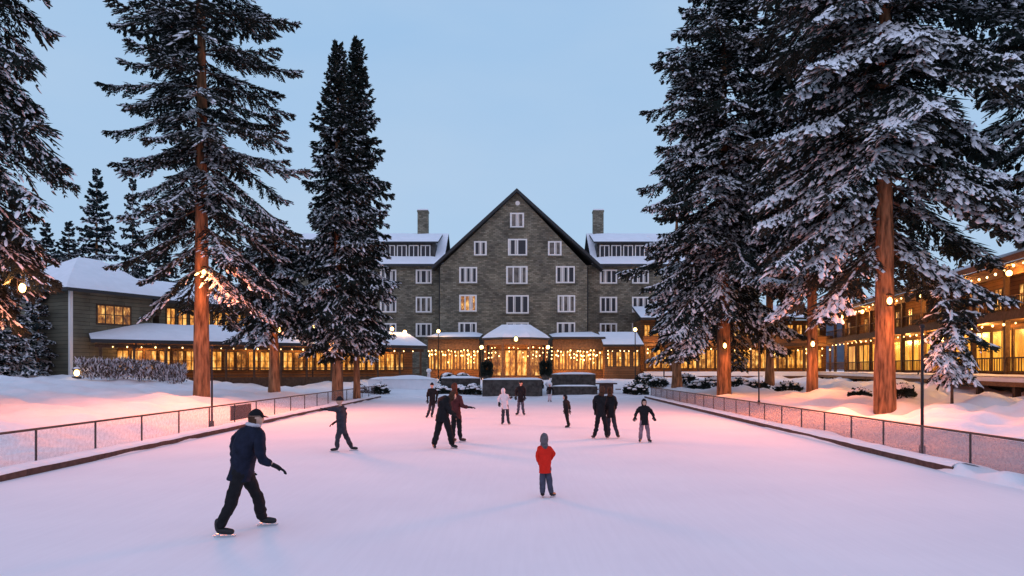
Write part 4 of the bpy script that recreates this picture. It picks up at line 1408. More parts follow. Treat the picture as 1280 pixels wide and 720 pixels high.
# frosted hedge before the left lodge
hx0, hx1 = Vector((GX(97, 50), 50, 0)), Vector((GX(232, 54), 54, 0))
he = empty('hedge', (hx0.x, hx0.y, tz(hx0.x, hx0.y)), 'frost-white twiggy hedge in front of the left lodge', 'hedge')
rg = np.random.default_rng(8)
n = 5200
tt = rg.uniform(0, 1, n)
P = np.stack([hx0.x + (hx1.x - hx0.x) * tt, hx0.y + (hx1.y - hx0.y) * tt + rg.uniform(-.4, .4, n), np.zeros(n)], 1)
P[:, 2] = terrain(P[:, 0], P[:, 1]) + rg.uniform(0, 1, n) ** .8 * 1.35
T = _norm(np.stack([rg.normal(0, .35, n), rg.normal(0, .35, n), rg.uniform(.3, 1, n)], 1))
S = _norm(np.cross(T, rg.normal(size=(n, 3))))
ll = rg.uniform(.18, .42, n)[:, None]; ww = rg.uniform(.02, .05, n)[:, None]
q = np.stack([P, P + T * ll * .5 + S * ww, P + T * ll, P + T * ll * .5 - S * ww], 1)
o_ = np.array(ORG[he.name])
mat('frost', (.62, .62, .66), .8)
mat('twig', (.10, .075, .06), .9)
half = n // 2
for nm, mt, qq in (('twigs', 'twig', q[:half]), ('frost', 'frost', q[half:])):
    v_ = qq.reshape(-1, 3) - o_
    np_mesh(nm, v_, np.arange(len(v_)).reshape(-1, 4), mt, he)

# wooden planter-table at the right rink end
q = W(758, 488, 60)
tb = empty('picnic_table', (q.x, 60, tz(q.x, 60)), 'brown timber table with snow on top at the right end of the ice', 'table')
z0_ = .1
MB().box(q.x - .85, q.x + .85, 59.6, 60.6, z0_ + .95, z0_ + 1.05).build('tabletop', 'board', tb)
MB().box(q.x - .55, q.x + .55, 59.75, 60.45, z0_, z0_ + .94).build('base', 'board', tb)
snow_slab([(q.x - .8, 59.62, z0_ + 1.05), (q.x + .8, 59.62, z0_ + 1.05), (q.x + .8, 60.58, z0_ + 1.05), (q.x - .8, 60.58, z0_ + 1.05)], .22, .2).build('snow_cap', 'snow', tb, smooth=True, fixn=False)
MB().box(q.x - 1.0, q.x - .7, 59.5, 59.6, z0_ + .5, z0_ + .58).box(q.x + .7, q.x + 1.15, 59.5, 59.6, z0_ + .5, z0_ + .58).build('bench', 'board', tb)


def snow_post(px, d, h, w_, label):
    x = GX(px, d); zg = tz(x, d)
    e = empty('bollard', (x, d, zg), label, 'bollard', 'snow-capped posts before the hotel')
    MB().tube([(x, d, zg - .1), (x, d, zg + h)], [w_, w_ * .85], 10).build('post', 'frost', e)
    MB().ball((x, d, zg + h), w_ * 1.5, 10, 6, (1, 1, .8)).build('snow_cap', 'snow', e, smooth=True)


snow_post(536, 66, 1.3, .16, 'tall snow-plastered post left of the left link')
snow_post(476, 63, .9, .14, 'short snow-plastered post at the porch end')
snow_post(597, 63, .8, .14, 'short snow-capped post at the terrace left corner')
snow_post(686, 60, .9, .2, 'snow-capped post at the terrace right corner')

# dark round topiary pots either side of the pavilion
for px, lab in ((609, 'dark upright bush left of the pavilion steps'), (682, 'dark upright bush right of the pavilion steps')):
    x = GX(px, 72); zg = tz(x, 72)
    e = empty('potted_bush', (x, 72, zg), lab, 'potted bush', 'potted bushes at the pavilion')
    MB().tube([(x, 72, zg), (x, 72, zg + .5)], [.35, .45], 12).build('pot', 'dark_stone', e)
    rg2 = np.random.default_rng(px)
    n_ = 4000
    dd = _norm(rg2.normal(size=(n_, 3))); P = dd * rg2.uniform(.15, 1, n_)[:, None]; P = np.sign(P) * np.abs(P) ** .55 * np.array([.52, .52, .72]) * (1 + .12 * np.sin(P * 7)) + np.array([0, 0, 1.15])
    S = _norm(np.cross(dd, rg2.normal(size=(n_, 3)))); T = _norm(dd + rg2.normal(0, .5, (n_, 3)))
    q_ = np.stack([P, P + T * .09 + S * .06, P + T * .18, P + T * .09 - S * .06], 1).reshape(-1, 3)
    np_mesh('leaves', q_, np.arange(len(q_)).reshape(-1, 4), 'foliage', e)

# small lit lantern on the snow by the hedge end
x = GX(96, 49.5); zg = tz(x, 49.5)
e = empty('ground_lantern', (x, 49.5, zg), 'small glowing ground lantern at the left end of the frosted hedge', 'lantern')
MB().box(x - .22, x + .22, 49.3, 49.7, zg - .05, zg + .1).box(x - .22, x + .22, 49.3, 49.7, zg + .55, zg + .62).build('frame', 'dark_timber', e)
MB().ball((x, 49.5, zg + .33), .18, 10, 6, (1, 1, 1.2)).build('globe', 'bulb', e, smooth=True)
MB().ball((x, 49.5, zg + .64), .22, 10, 6, (1, 1, .5)).build('snow_cap', 'snow', e, smooth=True)

# ------------------------------------------------------------------ people
def cloth(name, color, var=.35, rough=.85):
    return mat(name, color, rough, bump=.5, bscale=14, var=var, vscale=9, spec=.15)


cloth('navy_cloth', (.011, .014, .028)); cloth('black_cloth', (.012, .012, .014)); cloth('charcoal_cloth', (.035, .035, .045))
cloth('maroon_cloth', (.085, .022, .022)); cloth('white_cloth', (.66, .60, .62), .08); cloth('red_cloth', (.62, .022, .012), .12)
cloth('slate_cloth', (.055, .058, .085)); cloth('mauve_cloth', (.20, .14, .17)); cloth('grey_knit', (.13, .11, .12)); cloth('pale_cloth', (.5, .48, .52), .1)
cloth('auburn_hair', (.12, .035, .02)); cloth('brown_hair', (.06, .03, .018))
mat('boot', (.015, .014, .015), .45)
mat('eye', (.02, .018, .016), .2)


def skin_mesh(nodes, edges, radii, sub=2, root=0):
    me = bpy.data.meshes.new('tmp')
    me.from_pydata([tuple(q) for q in nodes], edges, [])
    o = bpy.data.objects.new('tmp', me); COL.objects.link(o)
    m_ = o.modifiers.new('s', 'SKIN'); m_.use_smooth_shade = True
    for i, r_ in enumerate(radii):
        d = me.skin_vertices[0].data[i]
        d.radius = (r_, r_) if not hasattr(r_, '__len__') else r_
        d.use_root = (i == root)
    s_ = o.modifiers.new('u', 'SUBSURF'); s_.levels = sub; s_.render_levels = sub
    dg = bpy.context.evaluated_depsgraph_get()
    out = bpy.data.meshes.new_from_object(o.evaluated_get(dg))
    bpy.data.objects.remove(o); bpy.data.meshes.remove(me)
    return out


def voxel(me, size):
    o = bpy.data.objects.new('tmp', me); COL.objects.link(o)
    r_ = o.modifiers.new('r', 'REMESH'); r_.mode = 'VOXEL'; r_.voxel_size = size; r_.use_smooth_shade = True
    c_ = o.modifiers.new('c', 'SMOOTH'); c_.factor = .5; c_.iterations = 2
    dg = bpy.context.evaluated_depsgraph_get()
    out = bpy.data.meshes.new_from_object(o.evaluated_get(dg))
    bpy.data.objects.remove(o)
    return out


def link_mesh(name, me, material, parent):
    me.name = name
    me.materials.clear(); me.materials.append(M[material])
    me.polygons.foreach_set('use_smooth', [True] * len(me.polygons))
    o = bpy.data.objects.new(name, me); COL.objects.link(o); o.parent = parent
    ORG[o.name] = ORG[parent.name]
    return o


def head_geo(s):
    """vertices/faces of a head centred at the origin, face towards +x"""
    mb = MB()
    n, m_ = 20, 16
    mb.ball((0, 0, 0), 1, n, m_)
    out = []
    for (x, y, z) in mb.v:
        X, Yy, Z = x * .098, y * .076, z * .118
        if z < -.1 and x < .2: X *= 1 - .25 * min(1, (-z - .1))                # nape
        if z < -.35: Yy *= 1 - .35 * (-z - .35) / .65; X += .012 * (x > 0)      # jaw
        if x > .75:
            if -.35 < z < .12 and abs(y) < .22: X += .022 * (1 - abs(y) / .22) * (1 - (z + .12) ** 2 * 6) # nose
            if .0 < z < .3 and .22 < abs(y) < .6: X -= .008                      # sockets
        if abs(y) > .93 and abs(z) < .3: Yy += math.copysign(.012, y)            # ears
        out.append((X * s, Yy * s, Z * s))
    return out, mb.f


GLOVE = {}


def glove_mesh(material):
    """right hand: palm and five curled fingers, wrist at origin, fingers towards +x, palm facing -z, thumb on +y"""
    if material in GLOVE: return GLOVE[material]
    bm = bmesh.new()
    nodes = [(-.03, 0, 0), (.01, 0, 0), (.055, 0, .002), (.085, 0, 0)]
    pm = skin_mesh(nodes, [(0, 1), (1, 2), (2, 3)], [(.032, .03), (.034, .026), (.043, .02), (.04, .016)], 2, 1)
    bm.from_mesh(pm); bpy.data.meshes.remove(pm)
    for (y, ln, up) in ((.033, .068, 0), (.011, .078, .002), (-.011, .072, .001), (-.032, .056, -.002)):
        a = .075
        f = skin_mesh([(a - .02, y * .9, 0), (a + .01, y, up), (a + ln * .5, y * 1.05, -.002), (a + ln * .85, y * 1.02, -.014), (a + ln * 1.0, y, -.03)], [(0, 1), (1, 2), (2, 3), (3, 4)], [.0115, .0115, .011, .0105, .009], 1)
        bm.from_mesh(f); bpy.data.meshes.remove(f)
    f = skin_mesh([(.012, .022, -.004), (.035, .05, -.01), (.065, .064, -.016), (.088, .062, -.024)], [(0, 1), (1, 2), (2, 3)], [.016, .0145, .013, .011], 1)
    bm.from_mesh(f); bpy.data.meshes.remove(f)
    me = bpy.data.meshes.new('glove'); bm.to_mesh(me); bm.free()
    me.materials.append(M[material])
    me.polygons.foreach_set('use_smooth', [True] * len(me.polygons))
    GLOVE[material] = me
    return me


SK = {}


def skate_meshes():
    if SK: return SK
    nodes = [(-.03, 0, .27), (-.035, 0, .16), (-.028, 0, .09), (.05, 0, .085), (.12, 0, .075), (.18, 0, .07)]
    SK['boot'] = skin_mesh(nodes, [(0, 1), (1, 2), (2, 3), (3, 4), (4, 5)], [.058, .056, .056, .054, .046, .036], 2)
    SK['boot'].materials.append(M['boot'])
    SK['boot'].polygons.foreach_set('use_smooth', [True] * len(SK['boot'].polygons))
    mb = MB()
    mb.prism([(-.09, -.003, .0), (.17, -.003, .0), (.195, -.003, .012), (.20, -.003, .03), (-.10, -.003, .03)], (0, .006, 0))
    mb.box(-.06, -.02, -.012, .012, .028, .05).box(.09, .13, -.012, .012, .028, .05)
    me = bpy.data.meshes.new('blade'); me.from_pydata(mb.v, [], mb.f); me.materials.append(M['steel'])
    SK['blade'] = me
    return SK


def person(label, Y0, h, J, face, jacket, trousers, glove, hat, hatm, toes, hem=.0, thick=1.0, eyes=False, extra=None):
    """J: joints in picture columns/rows with a depth offset: (px, py, dy)"""
    P = {k: W(v[0], v[1], Y0 + (v[2] if len(v) > 2 else 0)) for k, v in J.items()}
    s = h / 1.75
    foot_z = .0
    base = Vector(((P['aL'].x + P['aR'].x) / 2, (P['aL'].y + P['aR'].y) / 2, 0))
    e = empty('person', base, label, 'person', 'skaters on the ice')
    fd = Vector((face[0], face[1], 0)).normalized()
    lat = Vector((-fd.y, fd.x, 0))
    q = {k: v - base for k, v in P.items()}
    # ankles: keep them the right height above the ice, feet on the ice
    lift = {'L': J.get('lift', (0, 0))[0] if 'lift' in J else 0, 'R': 0}
    for k in 'LR':
        q['a' + k].z = .13 * s
    hs = .9 * (s ** .6)
    w_ = thick * s
    # body: one continuous surface (torso, limbs, neck, head)
    waist = q['p'].lerp(q['c'], .45)
    N = [q['p'], waist, q['c'], q['n'], q['h']]
    E = [(0, 1), (1, 2), (2, 3), (3, 4)]
    Rr = [.115 * w_, .105 * w_, .125 * w_, .052 * s, .045 * s]

    def addn(a, i, r_):
        N.append(a); Rr.append(r_); E.append((i, len(N) - 1)); return len(N) - 1
    for k in 'LR':
        i = addn(q['s' + k], 2, .06 * w_); i = addn(q['e' + k], i, .042 * w_); addn(q['w' + k], i, .03 * w_)
        i = addn(q['i' + k], 0, .08 * w_); i = addn(q['k' + k], i, .055 * w_); addn(q['a' + k], i, .04 * w_)
    bm_ = skin_mesh(N, E, Rr, 1)
    hv, hf = head_geo(hs * 1.1)
    rot = Matrix(((fd.x, lat.x, 0), (fd.y, lat.y, 0), (0, 0, 1)))
    bm = bmesh.new(); bm.from_mesh(bm_)
    vs_ = [bm.verts.new(q['h'] + rot @ Vector(a)) for a in hv]
    for f in hf: bm.faces.new([vs_[i] for i in f])
    bm.to_mesh(bm_); bm.free()
    body = voxel(bm_, .017 * max(s, .7))
    bo = link_mesh('body', body, 'skin', e)
    # jacket
    hemp = q['p'] + (q['p'] - q['c']).normalized() * (hem + .26 * s)
    N = [hemp, waist, q['c'], q['c'].lerp(q['n'], 1.12)]; E = [(0, 1), (1, 2), (2, 3)]
    Rr = [.165 * w_, .150 * w_, .165 * w_, .082 * w_]
    for k in 'LR':
        i = addn(q['s' + k], 2, .088 * w_); i = addn(q['e' + k], i, .066 * w_); addn(q['e' + k].lerp(q['w' + k], .93), i, .05 * w_)
    jm = skin_mesh(N, E, Rr, 2)
    for v in jm.vertices:
        d = noise.noise(Vector((v.co.x * 6, v.co.y * 6, v.co.z * 13 + h * 7))) * .024 + noise.noise(v.co * 20) * .008
        v.co += v.normal * d * s
    bm = bmesh.new(); bm.from_mesh(jm)
    axis = (q['p'] - q['c']).normalized(); axis = (axis + Vector((0, 0, -1.2))).normalized()
    cut = q['p'] + axis * (hem + .06 * s)
    arm_v = set()
    geom = [f for f in bm.faces if (f.calc_center_median() - cut).dot(axis) > -.35 * s and min((f.calc_center_median() - q['w' + k_]).length for k_ in 'LR') > .2 * s and min((f.calc_center_median() - q['e' + k_]).length for k_ in 'LR') > .1 * s]
    es = {ed for f in geom for ed in f.edges}; vsx = {v for f in geom for v in f.verts}
    bmesh.ops.bisect_plane(bm, geom=list(vsx) + list(es) + geom, plane_co=cut, plane_no=axis, clear_outer=True)
    bm.to_mesh(jm); bm.free()
    link_mesh('jacket', jm, jacket, e)
    # trousers
    N = [q['p'].lerp(q['c'], .45), q['p']]; E = [(0, 1)]; Rr = [.125 * w_, .14 * w_]
    for k in 'LR':
        i = addn(q['i' + k], 1, .098 * w_); i = addn(q['k' + k], i, .075 * w_); addn(q['k' + k].lerp(q['a' + k], 1.12), i, .07 * w_)
    tm = skin_mesh(N, E, Rr, 2)
    for v in tm.vertices:
        d = noise.noise(Vector((v.co.x * 7, v.co.y * 7, v.co.z * 12 + h * 5))) * .02 + noise.noise(v.co * 22) * .006
        v.co += v.normal * d * s
    link_mesh('trousers', tm, trousers, e)
    # gloves
    for k in 'LR':
        g = bpy.data.objects.new('glove', glove_mesh(glove)); COL.objects.link(g); g.parent = e
        d = (q['w' + k] - q['e' + k]).normalized()
        side = lat if k == 'R' else -lat
        yv = (side - d * side.dot(d))
        if yv.length < .15: yv = fd - d * fd.dot(d)
        yv.normalize(); 
        zv = d.cross(yv)
        g.matrix_local = Matrix.Translation(q['w' + k]) @ Matrix((d, yv, zv)).transposed().to_4x4() @ Matrix.Scale(1.32 * s ** .7, 4)
    # skates
    sk = skate_meshes()
    for k in 'LR':
        tx = toes[0 if k == 'L' else 1]
        an = math.atan2(tx[1], tx[0])
        lf = tx[2] if len(tx) > 2 else 0.0
        o = bpy.data.objects.new('skate', sk['boot']); COL.objects.link(o); o.parent = e
        o.location = (q['a' + k].x + .032 * s * math.cos(an), q['a' + k].y + .032 * s * math.sin(an), .0 + lf); o.rotation_euler = (0, 0, an); o.scale = (s ** .8,) * 3
        b_ = bpy.data.objects.new('blade', sk['blade']); COL.objects.link(b_); b_.parent = o
    # headgear
    mb = MB()
    hc = q['h']
    k_ = hs * 1.1
    if hat in ('beanie', 'cap', 'hood', 'hair'):
        mb.ball((0, 0, 0), 1, 18, 12)
        vv = []
        for (x, y, z) in mb.v:
            lim = {'beanie': .12, 'cap': .28, 'hood': -.75, 'hair': -.55}[hat]
            if hat in ('hood', 'hair') and x > .45 and z < .35: x = .45
            zz = max(z, lim) if hat in ('beanie', 'cap') else z
            fat = {'beanie': 1.13, 'cap': 1.10, 'hood': 1.25, 'hair': 1.14}[hat]
            a = Vector((x * .098 * fat - (.006 if hat != 'cap' else 0), y * .078 * fat, zz * .122 * fat + .004)) * k_
            a += a.normalized() * noise.noise(a * 30) * .008
            vv.append(tuple(hc + rot @ a))
        mb.v = vv
        if hat == 'hood' or hat == 'hair':
            c0 = hc + rot @ Vector((-.02, 0, -.09)) * k_
            mb.tube([c0, q['n'].lerp(q['c'], .2)], [.085 * k_, .10 * k_], 12)
    ho = mb.build('hat' if hat in ('beanie', 'cap') else hat, hatm, e, smooth=True) if False else None
    me = bpy.data.meshes.new('hat'); me.from_pydata(mb.v, [], mb.f)
    ho = link_mesh({'beanie': 'hat', 'cap': 'hat', 'hood': 'hood', 'hair': 'hair'}[hat], me, hatm, e)
    if hat == 'cap':
        br = MB()
        n = 9
        top = []
        for i in range(n + 1):
            an = R(-62 + 124 * i / n)
            top.append(Vector((.085 * math.cos(an) + .085 * math.cos(an) ** 1.5, .088 * math.sin(an), .036 - .02 * math.cos(an) * 1.0)) * k_)
        inn = [Vector((.09 * math.cos(R(-62 + 124 * i / n)), .082 * math.sin(R(-62 + 124 * i / n)), .045)) * k_ for i in range(n + 1)]
        for i in range(n):
            br.quad(*[hc + rot @ a for a in (inn[i], top[i], top[i + 1], inn[i + 1])])
            br.quad(*[hc + rot @ (a - Vector((0, 0, .008))) for a in (inn[i + 1], top[i + 1], top[i], inn[i])])
            br.quad(*[hc + rot @ a for a in (top[i], top[i] - Vector((0, 0, .008)), top[i + 1] - Vector((0, 0, .008)), top[i + 1])])
        me = bpy.data.meshes.new('brim'); me.from_pydata(br.v, [], br.f); o = link_mesh('brim', me, hatm, ho)
    if hat == 'beanie':
        br = MB(); ring = []
        for i in range(19):
            an = 2 * math.pi * i / 18
            ring.append(hc + rot @ (Vector((.113 * math.cos(an) - .006, .091 * math.sin(an), .02)) * k_))
        br.tube(ring, .016 * k_, 6, cap=False)
        me = bpy.data.meshes.new('cuff'); me.from_pydata(br.v, [], br.f); link_mesh('cuff', me, hatm, ho)
    if eyes:
        for sg in (-1, 1):
            mb = MB(); mb.ball(hc + rot @ (Vector((.083, sg * .03, .012)) * k_), .011 * k_, 8, 6)
            me = bpy.data.meshes.new('eye'); me.from_pydata(mb.v, [], mb.f); link_mesh('eye', me, 'eye', bo)
    if extra == 'scarf':
        mb = MB(); mb.ball((0, 0, 0), 1, 16, 10)
        mb.v = [tuple(hc + rot @ (Vector((min(x, -.05 if z < .3 else .4) * .108, y * .086, min(z, .3) * .12 - .004)) * k_)) for (x, y, z) in mb.v]
        me = bpy.data.meshes.new('hair'); me.from_pydata(mb.v, [], mb.f); link_mesh('hair', me, 'brown_hair', e)
        ring = []
        for i in range(15):
            an = 2 * math.pi * i / 14
            ring.append(q['n'] + Vector((0, 0, .035)) + rot @ Vector((.075 * math.cos(an) + .018, .07 * math.sin(an), -.012 * math.cos(an))) * s)
        mb = MB(); mb.tube(ring, .032 * s, 8, cap=False)
        me = bpy.data.meshes.new('scarf'); me.from_pydata(mb.v, [], mb.f); link_mesh('scarf', me, 'pale_cloth', e)
    return e


# foreground man, leaning into a stride to the right
person('large nearest skater in navy jacket, cap and black trousers striding right', 10.4, 1.86,
       dict(p=(302, 588), c=(310, 553), n=(315, 534), h=(320, 523), sL=(298, 543, .18), eL=(293, 566, .30), wL=(308, 583, .45),
            sR=(325, 545, -.12), eR=(325, 573, -.18), wR=(343, 582, -.10), iL=(308, 594, .08), kL=(323, 622, .25), aL=(327, 648, .52),
            iR=(298, 595, -.08), kR=(288, 632, -.12), aR=(273, 660, -.2)), (.85, .42), 'navy_cloth', 'black_cloth', 'black_cloth', 'cap', 'black_cloth',
       ((.95, .25), (.97, .1)), hem=.08, thick=1.08, eyes=True, extra='scarf')
# skater with arms reaching left
person('small dark skater left of centre reaching an arm out to the left', 20.6, 1.6,
       dict(p=(427, 535), c=(426.5, 517), n=(425.5, 508.5), h=(424.5, 501), sL=(422, 512, -.15), eL=(414.5, 512, -.2), wL=(408.5, 511.8, -.2),
            sR=(430.5, 512.5, .15), eR=(425, 524, .15), wR=(418.5, 528, .1), iL=(425, 537, -.08), kL=(421.5, 550, -.08), aL=(421.5, 563, -.05),
            iR=(429.5, 537, .08), kR=(434, 548, .12), aR=(439, 560, .25)), (-.9, -.25), 'charcoal_cloth', 'charcoal_cloth', 'black_cloth', 'beanie', 'black_cloth',
       ((-1, -.1), (.9, .35)), hem=.1, thick=1.05)
# far standing skater behind the pair
person('dark distant skater standing just behind and left of the bent-over pair', 34.8, 1.7,
       dict(p=(540.5, 503), c=(540, 491.5), n=(540, 486), h=(540, 481.5), sL=(535.6, 488, 0), eL=(534.4, 494, 0), wL=(534.6, 500, -.1), sR=(544.6, 488, 0), eR=(546.5, 494, 0), wR=(545.5, 500, -.1),
            iL=(538.4, 504), kL=(536.6, 513), aL=(534.5, 520), iR=(542.4, 504), kR=(541, 513), aR=(539.6, 520)), (-.2, -1), 'black_cloth', 'charcoal_cloth', 'black_cloth', 'beanie', 'black_cloth',
       ((-.3, -1), (.2, -1)), hem=.08)
person('skater in black coat bending forward with legs apart beside the maroon jacket', 21.4, 1.8,
       dict(p=(553, 520), c=(556, 503), n=(562, 497), h=(566, 495), sL=(551, 500, .15), eL=(552, 512, .28), wL=(562, 516, .3), sR=(559, 503, -.12), eR=(562, 514, -.2), wR=(568, 519, -.1),
            iL=(550.5, 523, .03), kL=(546.5, 541, .02), aL=(542.5, 557, 0), iR=(557, 523, -.03), kR=(562, 540, -.03), aR=(565, 557, 0)), (.95, .2), 'black_cloth', 'black_cloth', 'black_cloth', 'hair', 'brown_hair',
       ((.3, -1), (.8, -.6)), hem=.1, thick=1.25)
person('tall auburn-haired skater in maroon jacket stretching an arm to the right', 23.2, 1.88,
       dict(p=(570.5, 519), c=(569, 502), n=(568.2, 492), h=(568.3, 484), sL=(561.8, 496.5, .05), eL=(560, 508, .1), wL=(565, 516, -.15), sR=(575.2, 497, -.05), eR=(577.8, 508.6, -.12), wR=(586, 509, -.12),
            iL=(567.5, 521), kL=(566.5, 537), aL=(566, 550), iR=(573.5, 521), kR=(574.3, 537), aR=(575.5, 550)), (.5, .8), 'maroon_cloth', 'black_cloth', 'black_cloth', 'hair', 'auburn_hair',
       ((.4, .9), (.7, .6)), hem=.05)
person('skater in white hooded jacket and dark trousers near the stone terrace', 30.4, 1.5,
       dict(p=(631.5, 508), c=(630.3, 497), n=(629.5, 492.6), h=(629, 489), sL=(625.4, 495), eL=(623.4, 499.5), wL=(623.8, 503.4, -.05), sR=(634.6, 495), eR=(636.8, 499), wR=(638.4, 497.6, -.2),
            iL=(629.6, 509), kL=(628.6, 520), aL=(628.4, 529), iR=(633.8, 509), kR=(634.6, 520), aR=(635.6, 529)), (.25, .9), 'white_cloth', 'charcoal_cloth', 'black_cloth', 'hood', 'white_cloth',
       ((-.3, .9), (.4, .9)), hem=.06, thick=1.1)
person('dark slim skater standing before the terrace wall right of the white jacket', 36.6, 1.76,
       dict(p=(650.8, 499), c=(650.8, 488), n=(651, 482.6), h=(651.2, 478.6), sL=(646.6, 485), eL=(645.2, 490.5), wL=(645, 496, -.1), sR=(655, 485), eR=(656, 490.5), wR=(655.6, 496, -.1),
            iL=(648.8, 500), kL=(648.2, 509), aL=(647.4, 516), iR=(652.8, 500), kR=(653.4, 509), aR=(654.4, 517)), (.1, -1), 'black_cloth', 'slate_cloth', 'black_cloth', 'beanie', 'black_cloth',
       ((-.5, -.8), (.3, -.9)), hem=.08)
person('tiny far child skater in black jacket and white hat beyond the others', 51, 1.25,
       dict(p=(687, 491), c=(687.4, 486), n=(687.2, 483.4), h=(686.8, 481), sL=(684.6, 485), eL=(683.8, 488), wL=(684, 490.5, -.1), sR=(690, 485), eR=(691.4, 487.6), wR=(691.8, 490, -.1),
            iL=(686, 491.6), kL=(686, 496.5), aL=(685.8, 500.4), iR=(688.2, 491.6), kR=(688.2, 496.5), aR=(688.2, 500.4)), (-.2, -1), 'black_cloth', 'pale_cloth', 'black_cloth', 'beanie', 'white_cloth',
       ((-.4, -1), (.4, -1)), hem=.05, thick=1.15)
person('slim child in black standing sideways alone right of the white jacket', 28.8, 1.3,
       dict(p=(708, 513), c=(708.3, 504.5), n=(707, 500), h=(706.2, 497), sL=(705, 502.6, -.1), eL=(705.4, 508, -.1), wL=(705.4, 512, -.14), sR=(710.6, 503, .1), eR=(712.2, 508.5, .1), wR=(712.2, 513, .1),
            iL=(707, 514.5, -.05), kL=(708.6, 524, -.06), aL=(711, 533, -.05), iR=(709, 514.5, .05), kR=(709.6, 524, .1), aR=(711.6, 532, .2)), (-.9, -.3), 'black_cloth', 'black_cloth', 'black_cloth', 'hood', 'black_cloth',
       ((-1, -.15), (-1, -.1)), hem=.06, thick=.95)
person('left one of the dark-coated couple skating arm in arm', 24.3, 1.76,
       dict(p=(750.5, 515), c=(750, 501), n=(751.5, 493), h=(752.8, 487.6), sL=(744, 497.5), eL=(742.8, 506), wL=(744, 513.5, .1), sR=(756.5, 497.5), eR=(758.5, 506, .15), wR=(757, 513, .25),
            iL=(748, 517), kL=(746, 533), aL=(743, 547), iR=(754, 517), kR=(757, 533, -.03), aR=(758.3, 547, -.03)), (.15, .95), 'black_cloth', 'black_cloth', 'black_cloth', 'hair', 'brown_hair',
       ((-.3, .9), (.25, .95)), hem=.1, thick=1.05)
person('right one of the dark-coated couple skating arm in arm', 24.5, 1.74,
       dict(p=(763.5, 516), c=(763, 502), n=(762.5, 494), h=(762.3, 488.4), sL=(757.2, 498.5, .05), eL=(756, 506, .1), wL=(758, 512.5, .2), sR=(768.5, 498.5), eR=(770, 506), wR=(768, 513, .15),
            iL=(761, 518), kL=(760.4, 533, .1), aL=(760.8, 546, .1), iR=(766, 518), kR=(768.6, 532), aR=(772, 545.6)), (-.1, .95), 'black_cloth', 'charcoal_cloth', 'black_cloth', 'hair', 'brown_hair',
       ((-.1, 1), (.4, .9)), hem=.1)
person('boy in black jacket facing the camera with arms held away from his sides', 23.2, 1.44,
       dict(p=(805.3, 526), c=(805, 514.5), n=(805, 508), h=(805, 503.4), sL=(811, 511), eL=(815.4, 516.5), wL=(817.2, 521.4, -.1), sR=(799, 511), eR=(795.6, 516), wR=(794, 521, -.1),
            iL=(808.4, 528), kL=(810, 540), aL=(811, 551), iR=(802.4, 528), kR=(801, 540), aR=(800.2, 551)), (.05, -1), 'black_cloth', 'mauve_cloth', 'black_cloth', 'hood', 'black_cloth',
       ((.3, -1), (-.3, -1)), hem=.08, thick=1.1, eyes=True)
person('child in bright red jacket and grey hood standing with back to the camera', 13.3, 1.22,
       dict(p=(681.5, 586), c=(680.8, 569), n=(680.5, 557.5), h=(680.2, 549.4), sL=(673.6, 562), eL=(672.4, 573), wL=(675.5, 581, .18), sR=(688, 562), eR=(691.6, 569, .06), wR=(687, 575, .2),
            iL=(678.6, 588), kL=(678.2, 603), aL=(678, 617.5), iR=(685, 588), kR=(687, 603), aR=(689, 616)), (.1, .97), 'red_cloth', 'slate_cloth', 'black_cloth', 'hood', 'grey_knit',
       ((.15, .95), (.5, .8)), hem=.03, thick=1.12)


# ------------------------------------------------------------------ light, sky, camera
w = bpy.data.worlds.new('World'); scene.world = w
w.use_nodes = True
nt = w.node_tree
bg = nt.nodes['Background']
sky = nt.nodes.new('ShaderNodeTexSky'); sky.sky_type = 'NISHITA'; sky.sun_disc = False
SUN_EL, SUN_ROT = R(4), R(180)
sky.sun_elevation = SUN_EL; sky.sun_rotation = SUN_ROT
sky.ozone_density = 3.0; sky.dust_density = .6
tc = nt.nodes.new('ShaderNodeTexCoord')
sep = nt.nodes.new('ShaderNodeSeparateXYZ')
nt.links.new(tc.outputs['Generated'], sep.inputs[0])
rz = nt.nodes.new('ShaderNodeValToRGB')         # elevation ramp of the overcast dusk
ez_ = rz.color_ramp.elements
ez_[0].position = 0.0; ez_[0].color = (.47, .66, .86, 1)
ez_[1].position = .75; ez_[1].color = (.36, .49, .84, 1)
k = ez_.new(.14); k.color = (.45, .65, .90, 1)
k = ez_.new(.44); k.color = (.395, .615, .90, 1)
nt.links.new(sep.outputs['Z'], rz.inputs['Fac'])
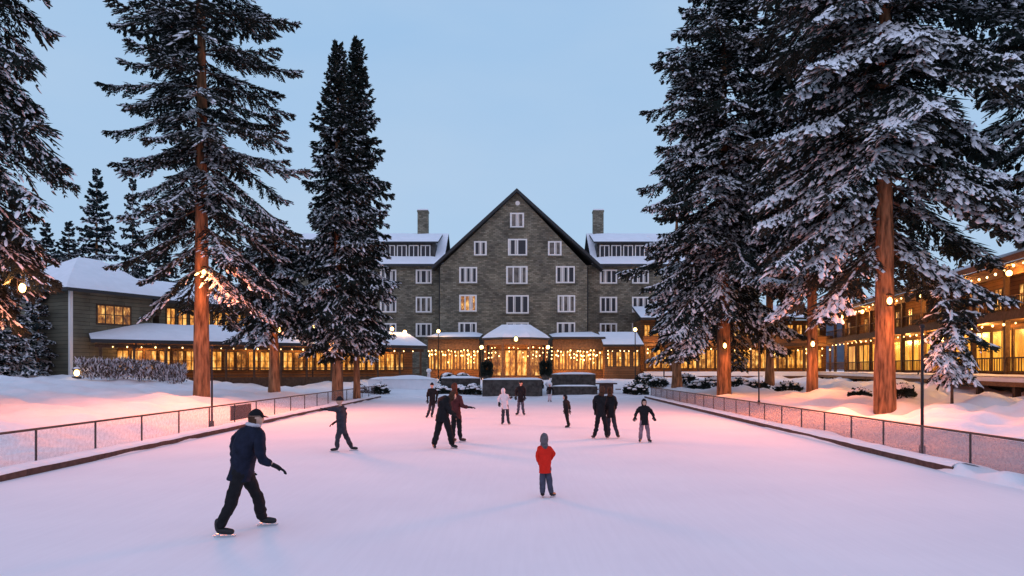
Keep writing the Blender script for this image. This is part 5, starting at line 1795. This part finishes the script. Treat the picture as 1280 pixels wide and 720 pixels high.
# afterglow behind the camera
mr = nt.nodes.new('ShaderNodeMapRange'); mr.inputs['From Min'].default_value = .05; mr.inputs['From Max'].default_value = -.8
mr.inputs['To Min'].default_value = 0; mr.inputs['To Max'].default_value = 1; mr.interpolation_type = 'SMOOTHSTEP'
nt.links.new(sep.outputs['Y'], mr.inputs['Value'])
mixp = nt.nodes.new('ShaderNodeMixRGB'); mixp.inputs[2].default_value = (.74, .86, 1.24, 1)
cmap = nt.nodes.new('ShaderNodeMapping'); cmap.inputs['Scale'].default_value = (1.5, 1.5, 4)
nt.links.new(tc.outputs['Generated'], cmap.inputs[0])
cn = nt.nodes.new('ShaderNodeTexNoise'); cn.inputs['Scale'].default_value = 1.3; cn.inputs['Detail'].default_value = 5
nt.links.new(cmap.outputs[0], cn.inputs['Vector'])
cr_ = nt.nodes.new('ShaderNodeMapRange'); cr_.inputs['From Min'].default_value = .35; cr_.inputs['From Max'].default_value = .75
cr_.inputs['To Min'].default_value = 0; cr_.inputs['To Max'].default_value = .75
nt.links.new(cn.outputs['Fac'], cr_.inputs['Value'])
cm = nt.nodes.new('ShaderNodeMixRGB'); cm.inputs[2].default_value = (.54, .70, .90, 1)
nt.links.new(cr_.outputs['Result'], cm.inputs['Fac']); nt.links.new(rz.outputs['Color'], cm.inputs[1])
nt.links.new(mr.outputs['Result'], mixp.inputs['Fac']); nt.links.new(cm.outputs[0], mixp.inputs[1])
mul = nt.nodes.new('ShaderNodeMixRGB'); mul.blend_type = 'MULTIPLY'; mul.inputs['Fac'].default_value = 1; mul.inputs[2].default_value = (.10, .10, .10, 1)
nt.links.new(sky.outputs[0], mul.inputs[1])
mixs = nt.nodes.new('ShaderNodeMixRGB'); mixs.inputs['Fac'].default_value = .88
nt.links.new(mul.outputs[0], mixs.inputs[1]); nt.links.new(mixp.outputs[0], mixs.inputs[2])
nt.links.new(mixs.outputs[0], bg.inputs['Color'])
bg.inputs['Strength'].default_value = 1.0

sun = bpy.data.lights.new('sun', 'SUN'); sun.energy = .15; sun.angle = R(25); sun.color = (1, .55, .5)
so = bpy.data.objects.new('sun', sun); COL.objects.link(so)
so.rotation_euler = (R(90 - 18), 0, R(-12))     # low afterglow from behind the camera

cam = bpy.data.cameras.new('camera')
cam.sensor_width = 36; cam.lens = 36 * F / 1280
cam.shift_x = -(CX - 640) / 1280; cam.shift_y = (CY - 360) / 1280
cam.clip_start = .1; cam.clip_end = 5000
co = bpy.data.objects.new('camera', cam); COL.objects.link(co)
co.location = (0, 0, CAMH); co.rotation_euler = (R(90), 0, 0)
scene.camera = co

vs = scene.view_settings
vs.view_transform = 'Standard'; vs.look = 'None'; vs.exposure = 0; vs.gamma = 1; vs.use_curve_mapping = False
scene.render.engine = 'CYCLES'
scene.cycles.use_denoising = True
scene.cycles.max_bounces = 5
scene.cycles.transparent_max_bounces = 12
